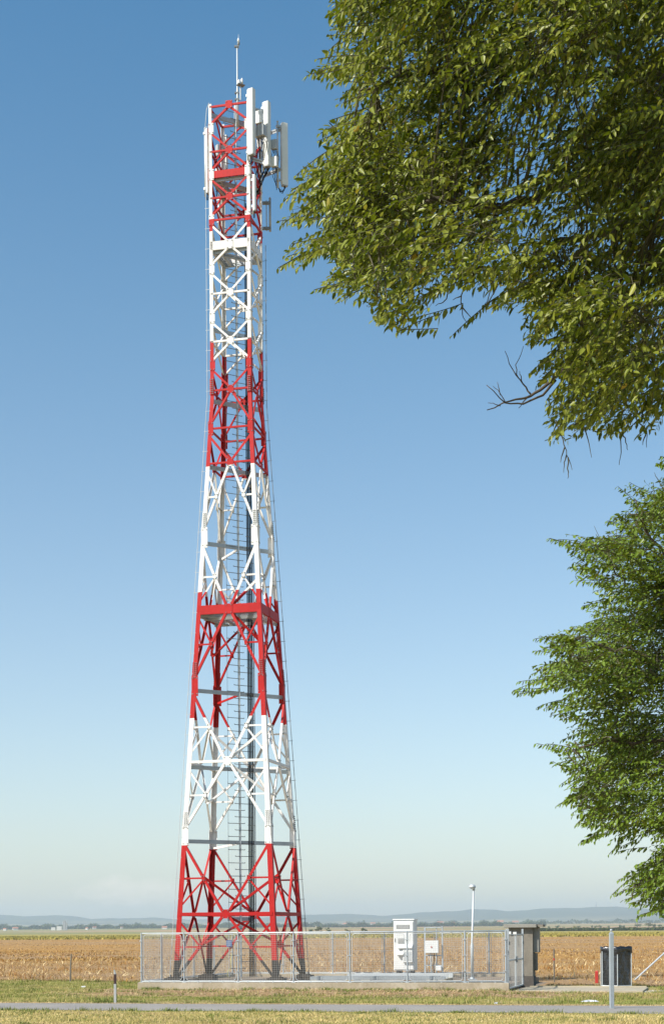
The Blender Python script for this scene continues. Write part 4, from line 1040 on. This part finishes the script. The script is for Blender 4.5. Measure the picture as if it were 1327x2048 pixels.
def hedge(name, x0, x1, Y, h, n, lab, cat, mat='farleaf', rag=.5):
    x = rng.uniform(x0, x1, n); X = (x - CX) / F * Y; yy = Y + rng.uniform(-1, 1, n) * 12
    gl = [float(gz(*tosite((a_, b_, 0)))) for a_, b_ in zip(X, yy)]
    hh = h * (1 - rag + rag * (.5 + .25 * np.sin(x * .21) + .25 * np.sin(x * .071 + 1) + .3 * rng.random(n)))
    q = np.stack([X, yy, np.array(gl) + hh * rng.random(n) ** .7], 1)
    t = rng.standard_normal((n, 3)); t /= np.linalg.norm(t, axis=1)[:, None]; s = np.cross(t, rng.standard_normal((n, 3))); s /= np.linalg.norm(s, axis=1)[:, None]
    L = Y * .00038 * rng.uniform(.8, 2.2, n)[:, None]
    v = np.stack([q - t * L, q + s * L, q + t * L, q - s * L], 1).reshape(-1, 3); b = np.arange(n) * 4
    tag(npmesh(name, v, np.stack([b, b + 1, b + 2, b + 3], 1), mat), lab, cat, kind='stuff')
hedge('orchard_rows', 1065, 1500, 1640, 3.0, 9000, 'dark green orchard rows in a long strip at the right horizon', 'orchard', rag=.25)
hedge('far_woodland', -120, 640, 5000, 13, 8000, 'hazy blue-green tree belt in front of the far town on the left', 'woodland', rag=.7)
hedge('far_treeline', 640, 1090, 4600, 11, 5000, 'thin hazy tree line below the hills in the centre', 'woodland', rag=.8)
hedge('valley_trees', -300, 1700, 6500, 16, 7000, 'hazy scattered trees at the foot of the hills', 'woodland', rag=.9)
# town in the haze on the left
M['townwhite'] = simple('far_white_wall', (.60, .58, .54), .9, 0, .1); M['roofred'] = simple('far_tile_roof', (.40, .16, .10), .9, 0, .15)
M['silo'] = simple('far_silo_concrete', (.34, .34, .34), .9, 0, .15)
def far_house(px, Y, wd, H, lab, grp):
    b0_ = ground_far(px, Y); t = thing('distant_house', lab, 'house', b0_, random.uniform(-.6, .6), grp)
    g = G(); g.box((0, 0, H / 2), (wd, wd * .6, H)); g.build('wall', 'townwhite', t)
    g = G(); g.prism((-wd * .54, 0, H), (wd * .54, 0, H), (0, 1, 0), (0, 0, 1), [(-wd * .36, 0), (wd * .36, 0), (0, wd * .25)]); g.build('roof', 'roofred', t)
    for k in (-.3, 0, .3):
        g = G(); g.box((wd * k, -wd * .3 - .05, H * .55), (wd * .12, .1, H * .25)); g.build('window', 'dark', t)
for px in (12, 27, 33, 70, 92, 176, 188, 242, 331): far_house(px + random.uniform(-5, 5), random.uniform(4000, 5200), random.uniform(7, 14), random.uniform(3.5, 6), 'tiny red-roofed pale house in the hazy town at left', 'houses of the hazy town')
for px in (690, 745, 880, 905, 1000, 1030): far_house(px, 6350, random.uniform(14, 24), random.uniform(7, 10), 'tiny red-roofed pale house under the central hills', 'houses under the hills')
sb = ground_far(131, 4200); si = thing('grain_silo', 'grey grain silo block rising above the hazy town on the left', 'silo', sb)
sc_ = 4200 / F
for k, (dx_, hp) in enumerate(((-3.4, 17), (-.5, 18), (2.6, 16))):
    g = G(); H = hp * sc_; g.tube([(dx_ * sc_ * 1., 0, 0), (dx_ * sc_, 0, H)], 1.5 * sc_, 12); g.build('cylinder', 'silo', si)
g = G(); g.box((0, 0, 18.6 * sc_), (10 * sc_, 3 * sc_, 1.4 * sc_)); g.build('roof', 'silo', si)
g = G(); g.box((-12 * sc_, 0, 4 * sc_), (10 * sc_, 4 * sc_, 8 * sc_)); g.box((-24 * sc_, 0, 3 * sc_), (8 * sc_, 4 * sc_, 6 * sc_)); g.build('annex', 'townwhite', si)
bt = thing('transmitter_tower', 'thin faint transmitter tower on the crest of the right hill', 'tower', P(1191, 1815, 12000))
g = G(); s4 = 12000 / F; g.tube([(0, 0, -4), (0, 0, 6 * s4), (0, 0, 12 * s4)], [1.0 * s4 * .9, .6 * s4, .2 * s4], 6); g.build('shaft', 'silo', bt)
g = G(); g.tube([(0, 0, 4.5 * s4), (0, 0, 5.5 * s4)], 1.1 * s4, 8); g.build('platform', 'silo', bt)

# ------------------------------------------------------------ trees in the foreground
def inpoly(px, py, poly):
    n = len(poly); ins = np.zeros(len(px), bool); j = n - 1
    for i in range(n):
        xi, yi = poly[i]; xj, yj = poly[j]
        c = ((yi > py) != (yj > py)) & (px < (xj - xi) * (py - yi) / (yj - yi + 1e-12) + xi); ins ^= c; j = i
    return ins
def proj(p):
    x = p[:, 0] / p[:, 1] * F; y = -(p[:, 2] - EZ) / p[:, 1] * F
    return CX + x * cos(ROLL) + y * sin(ROLL), HY - x * sin(ROLL) + y * cos(ROLL)
def unproj(px, py, Y):
    dx, dy = px - CX, py - HY; x = dx * cos(ROLL) - dy * sin(ROLL); y = dx * sin(ROLL) + dy * cos(ROLL)
    return np.stack([x / F * Y, Y, EZ - y / F * Y], 1)
def leaves(name, P_, D, Nn, L, mat, parent, wr=.205):
    S_ = np.cross(D, Nn); S_ /= np.linalg.norm(S_, axis=1)[:, None] + 1e-9; Nn = np.cross(S_, D)
    L = L[:, None]; fold = rng.uniform(.02, .12, (len(P_), 1)); droop = rng.uniform(-.02, .18, (len(P_), 1))
    wv = wr * rng.uniform(.8, 1.2, (len(P_), 1))
    b0 = P_; tip = P_ + D * L - Nn * L * droop
    l1 = P_ + D * L * .3 + S_ * L * wv + Nn * L * fold; l2 = P_ + D * L * .68 + S_ * L * wv * .78 + Nn * L * (fold - droop * .35)
    r1 = P_ + D * L * .3 - S_ * L * wv + Nn * L * fold; r2 = P_ + D * L * .68 - S_ * L * wv * .78 + Nn * L * (fold - droop * .35)
    v = np.stack([b0, r1, r2, tip, l2, l1], 1).reshape(-1, 3); b = np.arange(len(P_)) * 6
    f = np.concatenate([np.stack([b, b + 1, b + 2, b + 3], 1), np.stack([b, b + 3, b + 4, b + 5], 1)])
    return npmesh(name, v, f, mat, parent)
def norm(a): return a / (np.linalg.norm(a, axis=-1, keepdims=True) + 1e-9)
def curve(p0, p1, sag, n=5, wob=0.):
    out = []
    for i in range(n + 1):
        t = i / n; p = V(p0).lerp(V(p1), t) + V((0, 0, sag * 4 * t * (1 - t)))
        if 0 < i < n: p += V([random.gauss(0, wob) for _ in range(3)])
        out.append(p)
    return out
def make_tree(name, label, poly, trunk, limbs, nodes, Yr, leafL, twigL, spread, dmean, mat, tips=(), per=13, spacing=.03, sun=None, dens=lambda x, y: np.ones(len(x))):
    """limbs: list of polylines [(px,py,Y)...]; nodes: clumps of twigs inside the crown; tips: shoots on the outline"""
    tr = thing(name, label, 'tree', trunk[0])
    O = V(trunk[0]); g = G(); g.tube([V(p) - O for p, r in trunk[1]], [r for p, r in trunk[1]], 10); g.build('trunk', 'bark', tr, smooth=True)
    bg_ = G(); lp_ = []
    for L in limbs:
        pts = [P(*q) if len(q) == 3 else V(q[1:]) for q in L['p']]; fine = []
        for a, b in zip(pts[:-1], pts[1:]): fine += curve(a, b, random.uniform(-.02, .04), 5, .02)[:-1]
        fine.append(pts[-1]); k = len(fine); rr_ = [L['r'] * (1 - .93 * i / (k - 1)) + .004 for i in range(k)]
        g = G(); g.tube([q - O for q in fine], rr_, 7); g.build('branch', 'bark', tr, smooth=True)
        lp_ += fine
    LP_ = np.array([tuple(q) for q in lp_])
    bb = np.array(poly); x0, x1, y0, y1 = bb[:, 0].min(), bb[:, 0].max(), bb[:, 1].min(), bb[:, 1].max()
    n = 0; cx_, cy_ = [], []
    while n < nodes:
        a = rng.uniform(x0, x1, 4000); b = rng.uniform(y0, y1, 4000); q = inpoly(a, b, poly) & (rng.random(4000) < dens(a, b)); cx_.append(a[q]); cy_.append(b[q]); n += q.sum()
    a = np.concatenate(cx_)[:nodes]; b = np.concatenate(cy_)[:nodes]
    Yn = rng.uniform(Yr[0], Yr[1], nodes); C = unproj(a, b, Yn)
    sup = C[rng.choice(nodes, max(8, nodes // 5), replace=False)]      # boughs gather their sprays
    near_ = np.argmin(((C[:, None, :] - sup[None]) ** 2).sum(2), 1); C = C + (sup[near_] - C) * .5
    PP, DD, NN, LL = [], [], [], []
    tg = G()
    def twig(s, d, L, scale=1.0):
        d = norm(d); n_ = max(4, int(L / spacing)); t = np.linspace(.04, 1, n_)
        droop = rng.uniform(.03, .28) * L
        side = norm(np.cross(d, [0, 0, 1.])); bend = rng.normal(0, .12) * L
        pos = s + d * (t * L)[:, None] + np.array([0, 0, -1.]) * (t ** 2 * droop)[:, None] + side * (t ** 2 * bend)[:, None]
        qx, qy = proj(pos); mg_ = max(0., rng.normal(24, 26)); ok = inpoly(qx - mg_, qy + mg_ * rng.uniform(-.2, .5), poly)
        if not ok[:3].any(): return False
        cut = n_ if ok.all() else int(np.argmin(ok))
        if cut < 3: return False
        pos = pos[:cut]; tt = t[:cut]
        sgn = np.where(np.arange(cut) % 2 == 0, 1., -1.)[:, None]
        roll = rng.normal(0, .5); sd = side * cos(roll) + np.cross(d, side) * sin(roll)
        ld = norm(d * .65 + sd * sgn * .85 + np.array([0, 0, -.38]) + rng.normal(0, .24, (cut, 3)))
        nn = norm(np.array([-.12, -.2, .75]) + rng.normal(0, .42, (cut, 3)))
        drop = rng.random(cut) < .90
        PP.append(pos[drop]); DD.append(ld[drop]); NN.append(nn[drop]); LL.append((leafL * scale * rng.uniform(.62, 1.22, cut) * (1.08 - .4 * tt))[drop])
        k = max(2, cut // 4); idx = np.linspace(0, cut - 1, k).astype(int)
        tg.tube([V(s)] + [V(pos[i]) for i in idx], [.0026] + [.0022 - .0014 * j / k for j in range(k)], 3, cap=False)
        return True
    made = []
    for i in range(nodes):
        c = C[i]; m_ = 0
        for _ in range(int(rng.integers(per - 3, per + 4))):
            off = rng.normal(0, spread, 3) * np.array([1, 1, .7]); s = c + off
            d = np.array(dmean(a[i], b[i])) + rng.normal(0, .27, 3) + norm(off) * .22
            if twig(s, d, twigL * rng.uniform(.6, 1.25)):
                m_ += 1
                if rng.random() < .6: tg.tube(curve(c, s, .0, 2, .01), [.004, .0034, .003], 3, cap=False)
        if m_:
            k = np.argmin(((LP_ - c) ** 2).sum(1) + np.where(LP_[:, 0] < c[0] - .2, 4, 0)); q = LP_[k]
            if np.linalg.norm(q - c) < 3.2: made.append((q, c))
    for q, c in made:
        cv = curve(V(q), V(c), random.uniform(-.05, .12), 5, .03); ca = np.array([tuple(p) for p in cv]); qx, qy = proj(ca)
        if not inpoly(np.concatenate([qx - 16, qx + 5, qx]), np.concatenate([qy, qy + 10, qy - 10]), poly).all(): continue
        tg.tube(cv, [.011, .010, .008, .007, .006, .004], 4, cap=False)
    tips = list(tips); tv = np.array(tips)
    for i in range(len(poly)):                # young shoots along the outer edge
        (ax1, ay1), (bx1, by1) = poly[i], poly[(i + 1) % len(poly)]; L_ = math.hypot(bx1 - ax1, by1 - ay1)
        if max(ax1, bx1) > 1345 or min(ay1, by1) < -40: continue
        for _ in range(int(L_ / 34 + rng.random())):
            t_ = rng.random(); ex, ey = ax1 + (bx1 - ax1) * t_, ay1 + (by1 - ay1) * t_
            dm = dmean(ex, ey); an = math.atan2(-dm[2], dm[0]) + rng.normal(0, .28); Ls = rng.uniform(45, 105) * 12 / Yr[0] * (1.35 if Yr[0] > 15 else 1); o2 = rng.uniform(-18, 9)
            tips.append((ex + cos(an) * o2, ey + sin(an) * o2, ex - cos(an) * Ls, ey - sin(an) * Ls, rng.uniform(Yr[0] + .3, Yr[0] + 2.2)))
    for (px, py, bx, by, Y) in tips:          # shoots: tip pixel and base pixel
        s = unproj(np.array([bx * 1.]), np.array([by * 1.]), np.array([Y]))[0]; e = unproj(np.array([px * 1.]), np.array([py * 1.]), np.array([Y - .1]))[0]
        L = np.linalg.norm(e - s)
        n_ = max(5, int(L / (spacing * .95))); t = np.linspace(.0, 1, n_)
        d = (e - s) / L; pos = s + (e - s) * t[:, None] + np.array([0, 0, 1.]) * (rng.uniform(-.3, .9) * .25 * L * t * (1 - t))[:, None]
        sgn = np.where(np.arange(n_) % 2 == 0, 1., -1.)[:, None]
        up_ = np.cross(np.cross(d, [0, 0, 1.]), d)
        ld = norm(d * .55 + np.array([0, .45, 0]) * sgn + np.array([0, 0, -.75]) + rng.normal(0, .2, (n_, 3)))
        nn = norm(np.array([-.1, -.45, .5]) + rng.normal(0, .35, (n_, 3)))
        PP.append(pos); DD.append(ld); NN.append(nn); LL.append(leafL * rng.uniform(.7, 1.15, n_) * (1.05 - .35 * t))
        tg.tube([V(p) for p in pos[::3]] + [V(pos[-1])], .0035, 3, cap=False)
    Ov = np.array(tuple(O)); Pq = np.concatenate(PP) - Ov
    cr = leaves('crown', Pq, np.concatenate(DD), np.concatenate(NN), np.concatenate(LL), mat, tr)
    tg.v = [(x - O.x, y - O.y, z - O.z) for x, y, z in tg.v]; tag(tg.build('twigs', 'twig', tr), kind='stuff')
    print('TREE', name, len(Pq), 'leaves')
    return tr, O
polyA = [(672, -420), (650, -200), (668, -60), (660, 25), (672, 45), (655, 68), (690, 78), (640, 115), (612, 150), (640, 168), (705, 160), (672, 205), (690, 225), (650, 255), (634, 285), (655, 290), (690, 275), (640, 318), (600, 345), (585, 375), (562, 405), (592, 402), (562, 448), (585, 450), (620, 418), (632, 440), (655, 420), (645, 452), (600, 462), (575, 500), (555, 535), (585, 535), (625, 512), (665, 510), (668, 545), (628, 578), (665, 575), (672, 605), (700, 598), (740, 618), (745, 645), (765, 640), (792, 666), (812, 655), (835, 632), (842, 600), (880, 575), (910, 570), (935, 578), (985, 568), (1010, 552), (1012, 578), (968, 612), (985, 620), (1030, 590), (1055, 600), (1042, 645), (1058, 690), (1085, 668), (1112, 640), (1130, 650), (1098, 705), (1060, 740), (1075, 765), (1110, 745), (1135, 760), (1092, 800), (1092, 835), (1098, 882), (1118, 880), (1140, 850), (1175, 850), (1200, 872), (1250, 868), (1262, 838), (1300, 828), (1340, 780), (1500, 820), (1700, 760), (2000, 500), (2050, 100), (1900, -350), (1500, -560), (1000, -560)]
gapA = [(1130, 340, 45, .25), (1160, 190, 45, .35), (1290, 10, 40, .3), (1080, 440, 40, .5), (1180, 400, 60, .35), (1230, 340, 40, .4), (1000, 470, 40, .6), (890, 590, 30, .4), (1250, 650, 40, .5)]
def densA(x, y):
    d = np.ones(len(x)); d = np.where((x > 1400) | (y < -60), .38, d)
    for gx, gy, r, k in gapA: d = d * (1 - (1 - k) * np.exp(-((x - gx) ** 2 + (y - gy) ** 2) / (2 * r * r)))
    return d
TA = (5.6, 13.2, 0)
trunkA = [((5.6, 13.2, -.2), .30), ((5.6, 13.2, .3), .24), ((5.65, 13.2, 2.5), .20), ((5.5, 13.1, 5), .18), ((5.3, 13.0, 7), .14), ((5.0, 12.9, 9.0), .08), ((4.8, 12.9, 10.5), .03)]
limbsA = [dict(r=.07, p=[(0, 5.35, 13.0, 6.8), (1290, 320, 12.9), (1150, 360, 12.6), (1000, 420, 12.3), (860, 400, 12.0), (700, 440, 11.8)]),
          dict(r=.08, p=[(0, 5.4, 13.0, 6.0), (1400, 250, 12.7), (1240, 120, 12.5), (1130, 20, 12.3), (980, -60, 12.2)]),
          dict(r=.06, p=[(0, 5.2, 13.0, 7.4), (1300, 140, 13.0), (1100, 150, 12.7), (900, 130, 12.4), (720, 180, 12.2)]),
          dict(r=.045, p=[(0, 5.5, 13.1, 5.2), (1400, 560, 12.4), (1290, 560, 12.2), (1200, 640, 11.9), (1130, 720, 11.8)]),
          dict(r=.045, p=[(0, 5.5, 13.1, 5.4), (1400, 480, 13.2), (1240, 450, 12.8), (1120, 480, 12.5), (1010, 540, 12.3), (930, 560, 12.2)]),
          dict(r=.05, p=[(0, 4.9, 12.9, 9.2), (1200, -180, 12.6), (950, -200, 12.3), (760, -120, 12.2)])]
def dirA(x, y):
    t = min(1, max(0, (x - 600) / 700)); return (-.85 + .2 * t, random.uniform(-.4, .2), -.30 - .25 * t)
tipsA = [(905, 670, 985, 600, 11.6), (968, 610, 1075, 560, 11.7), (556, 536, 680, 490, 11.8), (563, 450, 650, 380, 11.6), (600, 350, 700, 300, 11.9), (636, 282, 730, 240, 12.), (613, 152, 740, 120, 11.9), (656, 30, 720, 10, 12), (628, 580, 720, 560, 11.6), (1098, 880, 1140, 800, 11.5), (1060, 745, 1140, 680, 11.7), (1206, 872, 1260, 830, 11.9), (1045, 650, 1090, 580, 11.8), (792, 664, 830, 600, 11.6), (760, 645, 800, 560, 11.7), (1300, 1, 1340, 40, 12.2), (1160, 868, 1190, 830, 12)]
tA, OA = make_tree('overhanging_tree', 'large near tree whose dense leafy boughs hang over the top right', polyA, (TA, trunkA), limbsA, 385, (10.4, 14.6), .076, .66, .19, dirA, 'leafA', tipsA, dens=densA, per=15)
# bare dead bough
def bare(g, path, r, O):
    fine = []
    for a, b in zip(path[:-1], path[1:]): fine += curve(P(*a), P(*b), 0, 3, .004)[:-1]
    fine.append(P(*path[-1])); k = len(fine); g.tube([q - O for q in fine], [r * (1 - .85 * i / (k - 1)) + .0012 for i in range(k)], 5)
g = G(); Yb = 11.6
bare(g, [(1175, 690, Yb + .2), (1120, 745, Yb), (1080, 780, Yb), (1050, 796, Yb), (1020, 802, Yb), (973, 820, Yb)], .016, OA)
bare(g, [(1110, 760, Yb), (1085, 790, Yb - .02), (1045, 808, Yb - .05), (1010, 806, Yb - .05), (972, 770, Yb - .1)], .010, OA)
bare(g, [(1060, 788, Yb), (1045, 768, Yb + .05), (1025, 740, Yb + .1), (1009, 702, Yb + .1)], .006, OA)
bare(g, [(1036, 756, Yb + .06), (1030, 730, Yb + .05), (1046, 692, Yb)], .0035, OA)
bare(g, [(1045, 768, Yb + .05), (1040, 750, Yb), (1038, 742, Yb)], .003, OA)
bare(g, [(1010, 806, Yb), (998, 785, Yb), (985, 772, Yb)], .003, OA)
bare(g, [(1052, 797, Yb), (1042, 808, Yb), (1036, 816, Yb)], .004, OA)
bare(g, [(1000, 790, Yb), (996, 775, Yb), (994, 764, Yb)], .0025, OA)
bare(g, [(1000, 812, Yb), (985, 806, Yb), (975, 806, Yb)], .0025, OA)
g.build('dead_bough', 'bark', tA, smooth=True)
for path in ([(1110, 840), (1125, 880), (1132, 910), (1143, 940)], [(1132, 910), (1127, 925), (1126, 945)], [(1128, 895), (1120, 925)], [(1135, 915), (1136, 945), (1134, 957)],
             [(1165, 850), (1175, 880), (1182, 915)], [(1230, 840), (1240, 870), (1241, 905), (1237, 930)], [(1242, 865), (1250, 885), (1254, 900)], [(1275, 840), (1292, 862), (1292, 895)], [(1290, 870), (1284, 890)],
             [(930, 570), (922, 590), (924, 630), (935, 648)], [(935, 648), (947, 640), (972, 604)], [(922, 592), (905, 600)], [(924, 615), (945, 640)], [(900, 575), (885, 605), (870, 612)]):
    g = G(); bare(g, [(x, y, 11.7) for x, y in path], .0045, OA); g.build('bare_twig', 'twig', tA)


polyB = [(1345, 900), (1310, 925), (1335, 950), (1318, 962), (1330, 985), (1305, 975), (1300, 1000), (1270, 968), (1234, 972), (1250, 995), (1262, 1015), (1235, 1028), (1212, 1042), (1240, 1058), (1222, 1075), (1190, 1085), (1150, 1085), (1096, 1076), (1130, 1090), (1165, 1102), (1140, 1110), (1180, 1122), (1136, 1132), (1160, 1145), (1142, 1162), (1180, 1165), (1195, 1185), (1172, 1200), (1164, 1212), (1200, 1215), (1172, 1222), (1185, 1240), (1165, 1252), (1120, 1262), (1068, 1277), (1105, 1285), (1068, 1300), (1110, 1305), (1110, 1325), (1062, 1328), (1075, 1345), (1030, 1358), (1050, 1370), (1025, 1382), (1040, 1390), (1095, 1378), (1145, 1378), (1120, 1400), (1073, 1414), (1105, 1420), (1090, 1446), (1125, 1440), (1140, 1470), (1110, 1490), (1072, 1486), (1100, 1500), (1115, 1515), (1103, 1528), (1130, 1540), (1145, 1560), (1120, 1566), (1145, 1585), (1112, 1612), (1150, 1605), (1162, 1625), (1135, 1630), (1165, 1640), (1150, 1650), (1185, 1655), (1157, 1686), (1200, 1672), (1240, 1662), (1216, 1710), (1240, 1700), (1275, 1665), (1320, 1655), (1297, 1700), (1305, 1715), (1260, 1735), (1236, 1762), (1255, 1770), (1222, 1790), (1252, 1785), (1240, 1806), (1262, 1800), (1256, 1822), (1272, 1838), (1285, 1815), (1300, 1790), (1312, 1812), (1318, 1832), (1335, 1835), (1400, 1800), (1700, 1780), (2050, 1500), (2100, 1100), (1900, 700), (1600, 650), (1420, 760)]
def densB(x, y):
    d = np.where(x > 1400, .35, 1.0)
    for gx, gy, r, k in [(1310, 1690, 18, .2), (1180, 1230, 15, .5), (1190, 1380, 22, .5), (1285, 1740, 25, .6)]: d = d * (1 - (1 - k) * np.exp(-((x - gx) ** 2 + (y - gy) ** 2) / (2 * r * r)))
    return d
TB = (7.2, 18.8, 0)
trunkB = [((7.2, 18.8, -.2), .24), ((7.2, 18.8, .4), .19), ((7.15, 18.8, 2.5), .16), ((7.0, 18.7, 5), .12), ((6.8, 18.6, 7.2), .06), ((6.7, 18.6, 8.6), .02)]
limbsB = [dict(r=.035, p=[(0, 7.1, 18.7, 4.0), (1450, 1380, 18.2), (1330, 1330, 17.8), (1200, 1290, 17.6), (1120, 1290, 17.4)]),
          dict(r=.035, p=[(0, 7.1, 18.7, 3.2), (1450, 1520, 18.4), (1330, 1480, 18.0), (1220, 1480, 17.7), (1130, 1500, 17.5)]),
          dict(r=.035, p=[(0, 7.0, 18.7, 5.0), (1450, 1250, 18.2), (1360, 1150, 18.0), (1290, 1060, 17.8), (1270, 1000, 17.7)]),
          dict(r=.04, p=[(0, 7.1, 18.7, 2.6), (1450, 1640, 18.1), (1350, 1640, 17.8), (1270, 1650, 17.6)]),
          dict(r=.03, p=[(0, 7.15, 18.7, 2.3), (1450, 1690, 17.9), (1340, 1720, 17.6), (1280, 1760, 17.5), (1262, 1800, 17.4)]),
          dict(r=.04, p=[(0, 6.9, 18.6, 6.0), (1420, 1120, 18.6), (1340, 1180, 18.2), (1230, 1150, 17.9)])]
def dirB(x, y):
    t = (y - 930) / 900; return (-.85, random.uniform(-.35, .2), .42 - .85 * t)
tipsB = [(1097, 1077, 1190, 1115, 17.2), (1068, 1278, 1150, 1270, 17.2), (1026, 1382, 1130, 1350, 17.1), (1037, 1388, 1120, 1375, 17.2), (1072, 1487, 1140, 1505, 17.2), (1112, 1612, 1180, 1570, 17.2), (1158, 1686, 1250, 1650, 17.1), (1217, 1708, 1270, 1660, 17.2), (1222, 1790, 1300, 1730, 17.2), (1272, 1836, 1300, 1770, 17.1), (1137, 1134, 1200, 1150, 17.2), (1213, 1042, 1270, 1060, 17.3), (1234, 973, 1290, 1030, 17.3), (1320, 1828, 1335, 1770, 17.3), (1312, 926, 1345, 945, 17.5), (1073, 1415, 1130, 1400, 17.3), (1150, 1650, 1190, 1610, 17.3), (1164, 1212, 1220, 1200, 17.4), (1068, 1302, 1130, 1315, 17.2), (1305, 965, 1310, 1020, 17.4)]
tB, OB = make_tree('roadside_tree', 'second tree at the right edge with horizontal leafy sprays over the field', polyB, (TB, trunkB), limbsB, 370, (16.4, 20.8), .080, .56, .20, dirB, 'leafB', tipsB, dens=densB, per=16)
for path in ([(1240, 1130), (1215, 1100), (1200, 1080), (1187, 1052)], [(1330, 985), (1312, 955), (1307, 945)]): g = G(); bare(g, [(x, y, 17.4) for x, y in path], .005, OB); g.build('bare_twig', 'twig', tB)

# ------------------------------------------------------------ haze
HAZE = 9.0e-5
g = G(); g.box((0, 6900, 118), (30000, 16400, 240)); hz = g.build('haze', 'white'); tag(hz, kind='stuff')
m = bpy.data.materials.new('haze_air'); m.use_nodes = True; nt = m.node_tree; nt.nodes.clear()
o_ = nt.nodes.new('ShaderNodeOutputMaterial'); pv = nt.nodes.new('ShaderNodeVolumePrincipled')
pv.inputs['Color'].default_value = (.72, .87, 1.0, 1); pv.inputs['Density'].default_value = HAZE; pv.inputs['Anisotropy'].default_value = .2
nt.links.new(pv.outputs[0], o_.inputs['Volume']); hz.data.materials.clear(); hz.data.materials.append(m)
